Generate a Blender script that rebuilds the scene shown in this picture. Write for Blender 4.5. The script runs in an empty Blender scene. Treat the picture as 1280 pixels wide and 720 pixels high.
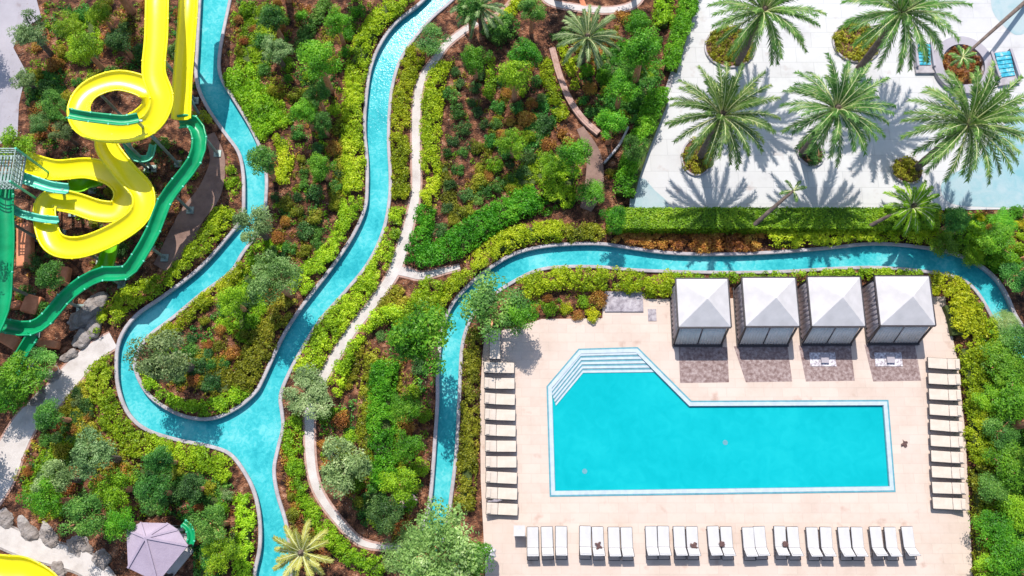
import bpy, bmesh, math, random
import numpy as np
from mathutils import Vector, Matrix
from mathutils.geometry import delaunay_2d_cdt
random.seed(7); RNG = np.random.default_rng(11)
S = bpy.context.scene; COL = S.collection
PI = math.pi
# ------------------------------------------------------------------ camera
H = 54.0; F = 1050.0; TILT = math.radians(15)
cam = bpy.data.cameras.new('camera'); cam_o = bpy.data.objects.new('camera', cam); COL.objects.link(cam_o)
cam.sensor_width = 36; cam.lens = 36 * F / 1280; cam.clip_end = 2000; cam.clip_start = .5
cam_o.location = (0, 0, H); cam_o.rotation_euler = (TILT, 0, 0); S.camera = cam_o
CT, ST = math.cos(TILT), math.sin(TILT)
def G(px, py, h=0.0):
    dx = (px - 640) / F; dy = (360 - py) / F
    y = dy * CT + ST; z = dy * ST - CT
    t = (H - h) / -z
    return (dx * t, y * t, h)
def P(x, y, z=0.0):
    X, Y, Z = x, y, z - H
    yy = Y * CT + Z * ST; zz = -Y * ST + Z * CT
    return (640 + F * X / -zz, 360 - F * yy / -zz)
def GA(pts, h=0.0): return [G(a, b, h)[:2] for a, b in pts]
# ------------------------------------------------------------------ basics
def tag(o, label=None, cat=None, group=None, kind=None):
    if label: o['label'] = label
    if cat: o['category'] = cat
    if group: o['group'] = group
    if kind: o['kind'] = kind
    return o
def empty(name, loc, rz=0):
    o = bpy.data.objects.new(name, None); COL.objects.link(o)
    o.location = loc; o.rotation_euler = (0, 0, rz); o.empty_display_size = .3
    return o
def copy_tree(o, parent=None):
    c = o.copy(); COL.objects.link(c)
    if parent: c.parent = parent
    for ch in list(o.children): copy_tree(ch, c)
    return c
class MB:
    def __init__(s): s.v = []; s.f = []; s.m = []; s.cur = 0
    def add(s, vs, fs):
        n = len(s.v); s.v += [tuple(p) for p in vs]
        s.f += [tuple(i + n for i in f) for f in fs]; s.m += [s.cur] * len(fs)
    def box(s, c, d, rz=0, M=None):
        x, y, z = d[0] / 2, d[1] / 2, d[2] / 2
        R = Matrix.Rotation(rz, 3, 'Z') if M is None else M
        vs = [Vector(c) + R @ Vector(p) for p in ((-x,-y,-z),(x,-y,-z),(x,y,-z),(-x,y,-z),(-x,-y,z),(x,-y,z),(x,y,z),(-x,y,z))]
        s.add(vs, [(0,3,2,1),(4,5,6,7),(0,1,5,4),(1,2,6,5),(2,3,7,6),(3,0,4,7)])
    def beam(s, a, b, w, h=None):
        a = Vector(a); b = Vector(b); d = b - a; h = h or w
        q = d.to_track_quat('X', 'Z').to_matrix()
        s.box((a + b) / 2, (d.length, w, h), M=q)
    def tube(s, pts, rs, n=8, cap=True):
        pts = [Vector(p) for p in pts]; rings = []
        for i, p in enumerate(pts):
            t = (pts[min(i+1, len(pts)-1)] - pts[max(i-1, 0)]).normalized()
            q = t.to_track_quat('Z', 'Y').to_matrix(); r = rs[i] if hasattr(rs, '__len__') else rs
            rings += [p + q @ Vector((r*math.cos(2*PI*k/n), r*math.sin(2*PI*k/n), 0)) for k in range(n)]
        fs = []
        for i in range(len(pts)-1):
            for k in range(n):
                a = i*n+k; b = i*n+(k+1) % n
                fs.append((a, b, b+n, a+n))
        if cap: fs += [tuple(range(n))[::-1], tuple((len(pts)-1)*n+k for k in range(n))]
        s.add(rings, fs)
    def prism(s, poly, z0, z1, sides=True):
        n = len(poly)
        ar = sum(poly[i][0]*poly[(i+1)%n][1]-poly[(i+1)%n][0]*poly[i][1] for i in range(n))
        if ar < 0: poly = poly[::-1]
        vs = [(x, y, z0) for x, y in poly] + [(x, y, z1) for x, y in poly]
        s.add(vs, [tuple(range(n))[::-1], tuple(range(n, 2*n))] + [(i, (i+1)%n, n+(i+1)%n, n+i) for i in range(n)])
    def ribbon(s, pts, w, z0, z1, bev=0):
        """slab following a 2D polyline; w is a number or list"""
        L, R = offset(pts, w)
        vs = []
        for (l, r) in zip(L, R):
            l = Vector(l); r = Vector(r); b = (r - l); b = b.normalized() * bev if bev else Vector((0, 0))
            vs += [(l.x, l.y, z0), (l.x, l.y, z1-bev), (l.x+b.x, l.y+b.y, z1), (r.x-b.x, r.y-b.y, z1), (r.x, r.y, z1-bev), (r.x, r.y, z0)]
        fs = []
        for i in range(len(pts)-1):
            a = i*6; c = a+6
            for k in range(5): fs.append((a+k, a+k+1, c+k+1, c+k))
        e = (len(pts)-1)*6
        fs += [(5,4,3,2,1,0), tuple(e+k for k in range(6))]
        s.add(vs, fs)
    def build(s, name, mat, parent=None, base=None, smooth=False):
        me = bpy.data.meshes.new(name)
        v = s.v
        if base is not None: v = [(p[0]-base[0], p[1]-base[1], p[2]-base[2]) for p in v]
        me.from_pydata(v, [], s.f)
        for m in (mat if isinstance(mat, (list, tuple)) else [mat]): me.materials.append(m)
        if isinstance(mat, (list, tuple)): me.polygons.foreach_set('material_index', s.m)
        if smooth: me.polygons.foreach_set('use_smooth', [True]*len(s.f))
        me.update()
        bm = bmesh.new(); bm.from_mesh(me)
        bmesh.ops.recalc_face_normals(bm, faces=bm.faces) if len(bm.faces) < 20000 else None
        bm.to_mesh(me); bm.free()
        o = bpy.data.objects.new(name, me); COL.objects.link(o)
        if parent: o.parent = parent
        if base is not None and not parent: o.location = base
        return o
def offset(pts, w):
    n = len(pts); L = []; R = []
    for i in range(n):
        a = Vector(pts[max(i-1, 0)][:2]); b = Vector(pts[min(i+1, n-1)][:2]); t = (b-a).normalized()
        nn = Vector((-t.y, t.x)); ww = (w[i] if hasattr(w, '__len__') else w)/2; p = Vector(pts[i][:2])
        L.append(p+nn*ww); R.append(p-nn*ww)
    return L, R
def spline(pts, k=6, closed=False):
    """Catmull-Rom through any-dimensional points"""
    P_ = [np.array(p, float) for p in pts]; n = len(P_); out = []
    rng = range(n) if closed else range(n-1)
    for i in rng:
        if closed: p0, p1, p2, p3 = P_[(i-1)%n], P_[i], P_[(i+1)%n], P_[(i+2)%n]
        else: p0, p1, p2, p3 = P_[max(i-1,0)], P_[i], P_[i+1], P_[min(i+2,n-1)]
        for j in range(k):
            t = j/k
            out.append(tuple(.5*((2*p1)+(-p0+p2)*t+(2*p0-5*p1+4*p2-p3)*t*t+(-p0+3*p1-3*p2+p3)*t**3)))
    if not closed: out.append(tuple(P_[-1]))
    return out
def inpoly(x, y, poly):
    x = np.asarray(x, float); y = np.asarray(y, float); r = np.zeros(x.shape, bool); n = len(poly); j = n-1
    for i in range(n):
        xi, yi = poly[i][:2]; xj, yj = poly[j][:2]
        c = ((yi > y) != (yj > y)) & (x < (xj-xi)*(y-yi)/((yj-yi) or 1e-12)+xi)
        r ^= c; j = i
    return r
def dist_line(x, y, pts):
    x = np.asarray(x, float); y = np.asarray(y, float); d = np.full(x.shape, 1e9)
    for (a, b) in zip(pts[:-1], pts[1:]):
        ax, ay = a[:2]; bx, by = b[:2]; L = (bx-ax)**2+(by-ay)**2 or 1e-9
        t = np.clip(((x-ax)*(bx-ax)+(y-ay)*(by-ay))/L, 0, 1)
        d = np.minimum(d, np.hypot(x-ax-t*(bx-ax), y-ay-t*(by-ay)))
    return d
def sheet(name, outer, holes, z, mat, kind=None):
    vs = [Vector(p[:2]) for p in outer]; ed = [(i, (i+1) % len(outer)) for i in range(len(outer))]
    for h in holes:
        n = len(vs); vs += [Vector(p[:2]) for p in h]; ed += [(n+i, n+(i+1) % len(h)) for i in range(len(h))]
    V, E, Fc, *_ = delaunay_2d_cdt(vs, ed, [], 0, 1e-5)
    cx = np.array([sum(V[i].x for i in f)/3 for f in Fc]); cy = np.array([sum(V[i].y for i in f)/3 for f in Fc])
    keep = inpoly(cx, cy, outer)
    for h in holes: keep &= ~inpoly(cx, cy, h)
    m = MB(); m.v = [(v.x, v.y, z) for v in V]
    for k, f in zip(keep, Fc):
        if k:
            a, b, c = [V[i] for i in f]
            if (b-a).cross(c-a) < 0: f = f[::-1]
            m.f.append(tuple(f)); m.m.append(0)
    me = bpy.data.meshes.new(name); me.from_pydata(m.v, [], m.f); me.materials.append(mat)
    o = bpy.data.objects.new(name, me); COL.objects.link(o)
    if kind: o['kind'] = kind
    return o
# ------------------------------------------------------------------ materials
def s2l(c):
    return tuple(((v/255)/12.92 if v/255 <= .04045 else ((v/255+.055)/1.055)**2.4) for v in c)
def nm(name):
    m = bpy.data.materials.new(name); m.use_nodes = True; nt = m.node_tree
    return m, nt, nt.nodes['Principled BSDF'], nt.nodes['Material Output']
def N(nt, t, **k):
    n = nt.nodes.new(t)
    for a, b in k.items(): setattr(n, a, b)
    return n
def ramp(nt, stops):
    r = N(nt, 'ShaderNodeValToRGB'); e = r.color_ramp.elements
    while len(e) < len(stops): e.new(.5)
    for i, (p, c) in enumerate(stops): e[i].position = p; e[i].color = (*c, 1)
    return r
def surf(name, stops, scale=1.0, rough=.8, bump=0, bscale=None, detail=6, spec=.3, distort=0, coords='Object', metallic=0, bdist=.05):
    m, nt, bs, out = nm(name)
    tc = N(nt, 'ShaderNodeTexCoord'); no = N(nt, 'ShaderNodeTexNoise'); no.inputs['Scale'].default_value = scale
    no.inputs['Detail'].default_value = detail; no.inputs['Roughness'].default_value = .65; no.inputs['Distortion'].default_value = distort
    nt.links.new(tc.outputs[coords], no.inputs['Vector'])
    r = ramp(nt, stops); nt.links.new(no.outputs['Fac'], r.inputs['Fac']); nt.links.new(r.outputs['Color'], bs.inputs['Base Color'])
    bs.inputs['Roughness'].default_value = rough; bs.inputs['Specular IOR Level'].default_value = spec; bs.inputs['Metallic'].default_value = metallic
    if bump:
        n2 = N(nt, 'ShaderNodeTexNoise'); n2.inputs['Scale'].default_value = bscale or scale*4; n2.inputs['Detail'].default_value = 8
        nt.links.new(tc.outputs[coords], n2.inputs['Vector'])
        b = N(nt, 'ShaderNodeBump'); b.inputs['Strength'].default_value = bump; b.inputs['Distance'].default_value = bdist
        nt.links.new(n2.outputs['Fac'], b.inputs['Height']); nt.links.new(b.outputs['Normal'], bs.inputs['Normal'])
    return m
def leafmat(name, stops, patch=.6, transl=.4, amt=.45):
    """per-leaf random colour mixed with slow patches of the plant's own colour"""
    m, nt, bs, out = nm(name)
    ge = N(nt, 'ShaderNodeNewGeometry'); tc = N(nt, 'ShaderNodeTexCoord'); oi = N(nt, 'ShaderNodeObjectInfo')
    no = N(nt, 'ShaderNodeTexNoise'); no.inputs['Scale'].default_value = patch; no.inputs['Detail'].default_value = 3
    nt.links.new(ge.outputs['Position'], no.inputs['Vector'])
    mr = N(nt, 'ShaderNodeMapRange'); mr.inputs[1].default_value = .3; mr.inputs[2].default_value = .7
    nt.links.new(no.outputs['Fac'], mr.inputs['Value'])
    mx = N(nt, 'ShaderNodeMath', operation='MULTIPLY_ADD'); mx.inputs[1].default_value = amt
    nt.links.new(ge.outputs['Random Per Island'], mx.inputs[0])
    m2 = N(nt, 'ShaderNodeMath', operation='MULTIPLY'); m2.inputs[1].default_value = 1-amt
    nt.links.new(mr.outputs[0], m2.inputs[0]); nt.links.new(m2.outputs[0], mx.inputs[2])
    r = ramp(nt, stops); nt.links.new(mx.outputs[0], r.inputs['Fac'])
    hs = N(nt, 'ShaderNodeHueSaturation'); nt.links.new(r.outputs['Color'], hs.inputs['Color'])
    v = N(nt, 'ShaderNodeMapRange'); v.inputs[3].default_value = .8; v.inputs[4].default_value = 1.25
    nt.links.new(oi.outputs['Random'], v.inputs['Value']); nt.links.new(v.outputs[0], hs.inputs['Value'])
    h2 = N(nt, 'ShaderNodeMapRange'); h2.inputs[3].default_value = .485; h2.inputs[4].default_value = .515
    ml = N(nt, 'ShaderNodeMath', operation='FRACT'); mm = N(nt, 'ShaderNodeMath', operation='MULTIPLY'); mm.inputs[1].default_value = 17.3
    nt.links.new(oi.outputs['Random'], mm.inputs[0]); nt.links.new(mm.outputs[0], ml.inputs[0]); nt.links.new(ml.outputs[0], h2.inputs['Value'])
    nt.links.new(h2.outputs[0], hs.inputs['Hue'])
    nt.links.new(hs.outputs['Color'], bs.inputs['Base Color'])
    bs.inputs['Roughness'].default_value = .5; bs.inputs['Specular IOR Level'].default_value = .35
    tr = N(nt, 'ShaderNodeBsdfTranslucent'); nt.links.new(hs.outputs['Color'], tr.inputs['Color'])
    ms = N(nt, 'ShaderNodeMixShader'); ms.inputs[0].default_value = transl
    nt.links.new(bs.outputs[0], ms.inputs[1]); nt.links.new(tr.outputs[0], ms.inputs[2]); nt.links.new(ms.outputs[0], out.inputs['Surface'])
    return m
M = {}
M['mulch'] = surf('bark_mulch', [(.36,(.022,.010,.007)),(.47,(.09,.036,.020)),(.57,(.27,.11,.055)),(.70,(.54,.30,.19))], scale=1.5, rough=.95, bump=1, bscale=9, detail=12, bdist=.25)
M['soil'] = surf('planter_soil', [(.3,(.06,.025,.015)),(.7,(.25,.12,.07))], scale=3, bump=1, bscale=10, detail=10, bdist=.1)
M['deck'] = None
M['coping'] = surf('coping_stone', [(.3,(.28,.25,.26)),(.7,(.47,.43,.44))], scale=1.6, rough=.7, bump=.4, bscale=20, detail=8)
M['path'] = surf('path_concrete', [(.3,(.42,.37,.34)),(.5,(.52,.47,.44)),(.75,(.60,.55,.52))], scale=1.1, rough=.85, bump=.3, bscale=18, detail=10)
M['edging'] = surf('brick_edging', [(.3,(.30,.17,.13)),(.7,(.5,.33,.28))], scale=3, rough=.9, bump=.4)
M['rawall'] = surf('river_wall', [(.3,(.25,.24,.28)),(.7,(.45,.43,.48))], scale=1, rough=.8, bump=.4)
M['brownpath'] = surf('brown_clay_path', [(.3,(.14,.085,.07)),(.7,(.30,.19,.15))], scale=.9, rough=.9, bump=.5, bscale=6, detail=10)
M['rock'] = surf('pale_rock', [(.3,(.11,.085,.07)),(.48,(.27,.23,.21)),(.7,(.44,.41,.39))], scale=.7, rough=.9, bump=1, bscale=4, detail=10, distort=.6, bdist=.2)
M['yellow'] = surf('yellow_fibreglass', [(.3,(.78,.65,.0)),(.7,(.88,.77,.002))], scale=.4, rough=.3, spec=.5, bump=.15, bscale=1.5)
M['green'] = surf('green_fibreglass', [(.3,(.0,.20,.07)),(.7,(.006,.36,.14))], scale=.6, rough=.3, spec=.5, bump=.15, bscale=2)
M['teal'] = surf('faded_teal_fibreglass', [(.3,(.03,.36,.22)),(.7,(.14,.6,.42))], scale=.7, rough=.35, spec=.5, bump=.2)
M['lime'] = surf('lime_fibreglass', [(.3,(.10,.42,.0)),(.7,(.26,.6,.01))], scale=.6, rough=.3, spec=.5)
M['core'] = surf('twig_core', [(.3,(.03,.05,.012)),(.7,(.08,.11,.02))], scale=3)
M['steel'] = surf('galvanised_steel', [(.3,(.16,.22,.20)),(.7,(.34,.42,.40))], scale=3, rough=.5, metallic=.4)
M['terracotta'] = surf('terracotta_footing', [(.3,(.42,.13,.06)),(.7,(.68,.28,.15))], scale=1.5, rough=.9, bump=.6, detail=8)
M['trunk'] = surf('orange_brown_bark', [(.3,(.40,.15,.07)),(.7,(.70,.34,.20))], scale=3, rough=.95, bump=.8)
M['dtrunk'] = surf('grey_brown_bark', [(.3,(.07,.05,.045)),(.7,(.20,.15,.12))], scale=3, rough=.95, bump=.8)
M['frame'] = surf('dark_bronze_frame', [(.3,(.02,.016,.018)),(.7,(.045,.035,.038))], scale=3, rough=.45, spec=.5)
M['canvas'] = surf('white_canvas', [(.3,(.70,.68,.69)),(.7,(.80,.78,.78))], scale=1.2, rough=.9, bump=.1)
M['curtain'] = surf('grey_curtain', [(.3,(.62,.57,.61)),(.7,(.74,.69,.73))], scale=1.5, rough=.95)
M['white_sling'] = surf('white_sling', [(.3,(.47,.45,.44)),(.7,(.55,.53,.52))], scale=2, rough=.85, bump=.2)
M['beige_sling'] = surf('beige_sling', [(.3,(.52,.43,.35)),(.7,(.62,.53,.45))], scale=2, rough=.85, bump=.2)
M['towel'] = surf('brown_towel', [(.3,(.07,.04,.04)),(.7,(.16,.09,.08))], scale=8, rough=.95)
M['roofgrey'] = surf('mauve_grey_shingles', [(.3,(.34,.27,.335)),(.7,(.42,.34,.41))], scale=1.2, rough=.9, bump=.3, bscale=12)
M['stonepad'] = surf('grey_stone_pad', [(.3,(.15,.13,.15)),(.5,(.33,.29,.31)),(.7,(.5,.46,.47))], scale=3.5, rough=.9, bump=.5, detail=10)
M['tread'] = surf('white_step_tile', [(.3,(.36,.42,.46)),(.7,(.46,.52,.55))], scale=3, rough=.4)
M['riser'] = surf('teal_step_tile', [(.3,(.07,.22,.27)),(.7,(.12,.32,.37))], scale=3, rough=.4)
M['pink'] = surf('pink_stone', [(.3,(.62,.33,.40)),(.7,(.82,.55,.6))], scale=2, rough=.8, bump=.4)
M['rug'] = surf('pale_woven_rug', [(.4,(.3,.26,.28)),(.6,(.72,.67,.68))], scale=6, rough=.95)
M['awater'] = surf('cascade_tile_blue', [(.35,(.015,.24,.34)),(.52,(.08,.42,.52)),(.68,(.5,.58,.60))], scale=2.5, rough=.15, bump=.4)
def deckmat(name, stops, bw=1.2, bh=.6, joint=(.6,.5,.45), js=.25):
    m, nt, bs, out = nm(name); tc = N(nt, 'ShaderNodeTexCoord')
    no = N(nt, 'ShaderNodeTexNoise'); no.inputs['Scale'].default_value = .35; no.inputs['Detail'].default_value = 10; no.inputs['Roughness'].default_value = .7
    nt.links.new(tc.outputs['Object'], no.inputs['Vector']); r = ramp(nt, stops); nt.links.new(no.outputs['Fac'], r.inputs['Fac'])
    br = N(nt, 'ShaderNodeTexBrick'); br.inputs['Scale'].default_value = 1; br.inputs['Brick Width'].default_value = bw; br.inputs['Row Height'].default_value = bh
    br.inputs['Mortar Size'].default_value = .02; br.inputs['Color1'].default_value = (1,1,1,1); br.inputs['Color2'].default_value = (.93,.92,.92,1); br.inputs['Mortar'].default_value = (*[1-js]*3,1)
    nt.links.new(tc.outputs['Object'], br.inputs['Vector'])
    mx = N(nt, 'ShaderNodeMixRGB', blend_type='MULTIPLY'); mx.inputs[0].default_value = 1
    nt.links.new(r.outputs['Color'], mx.inputs[1]); nt.links.new(br.outputs['Color'], mx.inputs[2])
    n3 = N(nt, 'ShaderNodeTexNoise'); n3.inputs['Scale'].default_value = .9; n3.inputs['Detail'].default_value = 6; nt.links.new(tc.outputs['Object'], n3.inputs['Vector'])
    r3 = ramp(nt, [(.62,(1,1,1)),(.75,(.80,.70,.67))]); nt.links.new(n3.outputs['Fac'], r3.inputs['Fac'])
    m3 = N(nt, 'ShaderNodeMixRGB', blend_type='MULTIPLY'); m3.inputs[0].default_value = 1
    nt.links.new(mx.outputs[0], m3.inputs[1]); nt.links.new(r3.outputs['Color'], m3.inputs[2])
    nt.links.new(m3.outputs[0], bs.inputs['Base Color']); bs.inputs['Roughness'].default_value = .8; bs.inputs['Specular IOR Level'].default_value = .3
    b = N(nt, 'ShaderNodeBump'); b.inputs['Strength'].default_value = .3; b.inputs['Distance'].default_value = .01
    nt.links.new(br.outputs['Fac'], b.inputs['Height']); b.invert = True; nt.links.new(b.outputs['Normal'], bs.inputs['Normal'])
    return m
M['deck'] = deckmat('travertine_deck', [(.3,(.51,.395,.32)),(.5,(.575,.46,.385)),(.7,(.60,.49,.42))], js=.12)
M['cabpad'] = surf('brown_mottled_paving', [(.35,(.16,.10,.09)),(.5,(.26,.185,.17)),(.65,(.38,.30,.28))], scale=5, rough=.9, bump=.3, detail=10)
M['plaza'] = deckmat('white_plaza', [(.3,(.45,.435,.43)),(.45,(.52,.51,.50)),(.7,(.56,.55,.54))], bw=2.4, bh=1.2, js=.2)
M['lavender'] = deckmat('lavender_paving', [(.3,(.31,.285,.31)),(.7,(.40,.37,.40))], bw=2, bh=2, js=.06)
def watermat(name, deep, mid, light, scale=.5, bump=.25, bscale=6, sc2=3.0, rough=.12, spec=.06):
    m, nt, bs, out = nm(name); tc = N(nt, 'ShaderNodeTexCoord')
    a = N(nt, 'ShaderNodeTexNoise'); a.inputs['Scale'].default_value = scale; a.inputs['Detail'].default_value = 5
    b = N(nt, 'ShaderNodeTexNoise'); b.inputs['Scale'].default_value = sc2; b.inputs['Detail'].default_value = 7; b.inputs['Distortion'].default_value = 1.2
    for n in (a, b): nt.links.new(tc.outputs['Object'], n.inputs['Vector'])
    mx = N(nt, 'ShaderNodeMath', operation='MULTIPLY_ADD'); mx.inputs[1].default_value = .4; nt.links.new(b.outputs['Fac'], mx.inputs[0])
    m2 = N(nt, 'ShaderNodeMath', operation='MULTIPLY'); m2.inputs[1].default_value = .6; nt.links.new(a.outputs['Fac'], m2.inputs[0]); nt.links.new(m2.outputs[0], mx.inputs[2])
    r = ramp(nt, [(.36, deep), (.5, mid), (.62, light)]); nt.links.new(mx.outputs[0], r.inputs['Fac']); nt.links.new(r.outputs['Color'], bs.inputs['Base Color'])
    bs.inputs['Roughness'].default_value = rough; bs.inputs['Specular IOR Level'].default_value = spec; bs.inputs['IOR'].default_value = 1.33
    c = N(nt, 'ShaderNodeTexNoise'); c.inputs['Scale'].default_value = bscale; c.inputs['Detail'].default_value = 4; nt.links.new(tc.outputs['Object'], c.inputs['Vector'])
    bu = N(nt, 'ShaderNodeBump'); bu.inputs['Strength'].default_value = bump; bu.inputs['Distance'].default_value = .05
    nt.links.new(c.outputs['Fac'], bu.inputs['Height']); nt.links.new(bu.outputs['Normal'], bs.inputs['Normal'])
    return m
M['river'] = watermat('river_water', (.02,.30,.34), (.05,.42,.445), (.14,.51,.52), scale=.35)
M['pool'] = watermat('pool_water', (.003,.325,.355), (.005,.355,.385), (.008,.385,.41), scale=.2, bump=.06, sc2=1.2)
M['shallow'] = watermat('shallow_water', (.19,.36,.39), (.29,.40,.42), (.36,.43,.44), scale=.15, bump=.2, sc2=1.0)
# foliage (reflectance of the leaves themselves)
M['yel'] = leafmat('leaf_yellow', [(.1,(0.168,0.231,0.006)),(.4,(0.378,0.420,0.008)),(.7,(0.588,0.567,0.013)),(.95,(0.756,0.672,0.032))])
M['lim'] = leafmat('leaf_lime', [(.1,(0.083,0.196,0.008)),(.4,(0.196,0.393,0.013)),(.7,(0.352,0.559,0.016)),(.95,(0.517,0.683,0.041))])
M['grn'] = leafmat('leaf_green', [(.1,(0.025,0.096,0.016)),(.4,(0.068,0.226,0.032)),(.7,(0.158,0.385,0.051)),(.95,(0.339,0.543,0.113))])
M['vgr'] = leafmat('leaf_vivid_green', [(.1,(0.031,0.135,0.008)),(.4,(0.083,0.291,0.010)),(.7,(0.177,0.447,0.018)),(.95,(0.333,0.582,0.042))])
M['drk'] = leafmat('leaf_dark', [(.1,(0.020,0.056,0.017)),(.4,(0.049,0.140,0.031)),(.7,(0.126,0.266,0.056)),(.95,(0.280,0.434,0.140))])
M['gry'] = leafmat('leaf_grey_green', [(.1,(0.075,0.138,0.044)),(.4,(0.175,0.288,0.088)),(.7,(0.338,0.463,0.175)),(.95,(0.600,0.675,0.350))])
M['olv'] = leafmat('leaf_olive', [(.1,(0.103,0.103,0.009)),(.4,(0.241,0.276,0.016)),(.7,(0.414,0.414,0.025)),(.95,(0.598,0.483,0.069))])
M['red'] = leafmat('leaf_russet', [(.1,(0.150,0.056,0.025)),(.4,(0.400,0.150,0.037)),(.7,(0.600,0.325,0.062)),(.95,(0.688,0.562,0.100))])
M['palm'] = leafmat('palm_leaf', [(.1,(.035,.10,.018)),(.4,(.09,.22,.035)),(.7,(.20,.36,.07)),(.95,(.52,.56,.20))], patch=1.2)
M['hyl'] = leafmat('hedge_yellow_green', [(.1,(.17,.26,.008)),(.4,(.36,.46,.012)),(.7,(.55,.62,.02)),(.95,(.72,.72,.05))])
M['hlm'] = leafmat('hedge_lime', [(.1,(.11,.24,.008)),(.4,(.25,.46,.014)),(.7,(.42,.62,.02)),(.95,(.58,.74,.05))])
M['sage'] = leafmat('leaf_sage', [(.1,(0.068,0.145,0.029)),(.4,(0.184,0.319,0.068)),(.7,(0.328,0.473,0.135)),(.95,(0.532,0.628,0.290))])
M['pyl'] = leafmat('leaf_pale_yellow', [(.1,(.25,.28,.04)),(.4,(.42,.45,.08)),(.7,(.58,.58,.14)),(.95,(.7,.68,.3))])
def cloth(name, c, t=.4):
    m, nt, bs, out = nm(name); bs.inputs['Base Color'].default_value = (*c, 1); bs.inputs['Roughness'].default_value = .9
    tc = N(nt, 'ShaderNodeTexCoord'); no = N(nt, 'ShaderNodeTexNoise'); no.inputs['Scale'].default_value = 1.3; no.inputs['Detail'].default_value = 6; nt.links.new(tc.outputs['Object'], no.inputs['Vector'])
    r = ramp(nt, [(.3, tuple(v*.86 for v in c)), (.65, c)]); nt.links.new(no.outputs['Fac'], r.inputs['Fac']); nt.links.new(r.outputs['Color'], bs.inputs['Base Color'])
    tr = N(nt, 'ShaderNodeBsdfTranslucent'); nt.links.new(r.outputs['Color'], tr.inputs['Color']); ms = N(nt, 'ShaderNodeMixShader'); ms.inputs[0].default_value = t
    nt.links.new(bs.outputs[0], ms.inputs[1]); nt.links.new(tr.outputs[0], ms.inputs[2]); nt.links.new(ms.outputs[0], out.inputs['Surface']); return m
M['canvas'] = cloth('white_canvas', (.84,.80,.79), .40); M['curtain'] = cloth('grey_curtain', (.62,.56,.59), .4)
M['rib'] = surf('palm_rib', [(.3,(.44,.46,.20)),(.7,(.66,.66,.36))], scale=3)
# ------------------------------------------------------------------ leaves
def quads(c, nrm, size, asp=.5, rng=RNG, jit=.6):
    """one small rhombic leaf per point"""
    c = np.asarray(c, float); n = len(c); nrm = np.asarray(nrm, float) + rng.normal(0, jit, (n, 3))
    nrm /= np.linalg.norm(nrm, axis=1, keepdims=True)+1e-9
    r = rng.normal(0, 1, (n, 3)); t = np.cross(nrm, r); t /= np.linalg.norm(t, axis=1, keepdims=True)+1e-9
    b = np.cross(nrm, t); s = size*rng.uniform(.6, 1.3, (n, 1))
    v = np.stack([c-t*s*.5, c+b*s*asp*.5+t*s*.05, c+t*s*.5-nrm*s*.12, c-b*s*asp*.5+t*s*.05], 1).reshape(-1, 3)
    return v
def leafobj(name, V, mat, parent=None, base=None, trifan=None):
    V = np.asarray(V, np.float32)
    if base is not None: V = V - np.asarray(base, np.float32)
    n = len(V)//4; me = bpy.data.meshes.new(name)
    me.vertices.add(n*4); me.vertices.foreach_set('co', V.ravel())
    me.loops.add(n*4); me.loops.foreach_set('vertex_index', np.arange(n*4, dtype=np.int32))
    me.polygons.add(n); me.polygons.foreach_set('loop_start', np.arange(0, n*4, 4, dtype=np.int32)); me.polygons.foreach_set('loop_total', np.full(n, 4, np.int32))
    me.materials.append(mat); me.update(calc_edges=True)
    o = bpy.data.objects.new(name, me); COL.objects.link(o)
    if parent: o.parent = parent
    elif base is not None: o.location = base
    return o
def puffs(cx, cy, cz, r, hz, per, size, asp=.55, rng=RNG, jit=.5):
    """domes of leaves at many centres"""
    n = len(cx); k = per
    u = rng.normal(0, 1, (n, k, 3)); u[..., 2] = np.abs(u[..., 2])*1.1+.05
    u /= np.linalg.norm(u, axis=2, keepdims=True)
    rr = rng.uniform(.75, 1.08, (n, k, 1))
    R = np.stack([r, r, hz], 1)[:, None, :]
    c = np.stack([cx, cy, cz], 1)[:, None, :] + u*R*rr
    return quads(c.reshape(-1, 3), u.reshape(-1, 3), size, asp, rng, jit)
# ------------------------------------------------------------------ layout traced on the ground plane
AL = [(252,-70),(251,-20),(250,0),(247,60),(246,100),(258,132),(280,165),(298,190),(304,215),(305,245),(303,272),(288,293),(250,335),(205,370),(170,395),(150,425),(146,460),(150,492),(163,520),(185,538),(222,550),(262,558),(288,568),(307,592),(319,618),(325,650),(325,685),(318,720),(314,780)]
AR = [(292,-70),(290,-20),(288,0),(276,60),(276,95),(295,128),(314,160),(327,190),(333,217),(333,245),(329,275),(318,297),(303,318),(288,341),(253,367),(217,397),(187,420),(173,440),(169,458),(180,485),(200,505),(233,521),(267,523),(298,509),(319,491),(328,476)]
BL = [(340,450),(357,415),(380,380),(413,337),(440,297),(456,262),(459,235),(459,200),(456,165),(457,133),(463,87),(477,53),(497,27),(527,3),(545,-20),(570,-70)]
BR = [(610,-70),(585,-20),(563,3),(540,23),(517,50),(500,77),(491,107),(487,140),(486,180),(488,217),(487,250),(479,290),(460,330),(430,367),(400,401),(376,440),(360,470),(351,495),(353,517),(354,535),(348,560),(343,587),(347,617),(357,650),(362,680),(366,720),(370,780)]
CO = [(505,780),(512,720),(522,675),(536,635),(541,590),(544,547),(547,500),(547,470),(549,440),(555,405),(567,378),(590,353),(620,330),(650,315),(690,307),(747,305),(793,311),(843,317),(909,318),(978,315),(1046,309),(1087,305),(1132,307),(1184,315),(1218,328),(1244,348),(1258,370),(1272,400),(1300,430),(1360,460)]
CI = [(1360,490),(1290,460),(1255,425),(1241,400),(1221,366),(1197,348),(1149,339),(1098,335),(1046,336),(978,340),(909,341),(843,340),(793,338),(747,334),(703,334),(673,338),(648,349),(615,370),(592,393),(582,415),(577,440),(575,480),(571,560),(565,613),(560,650),(552,700),(550,780)]
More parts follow.
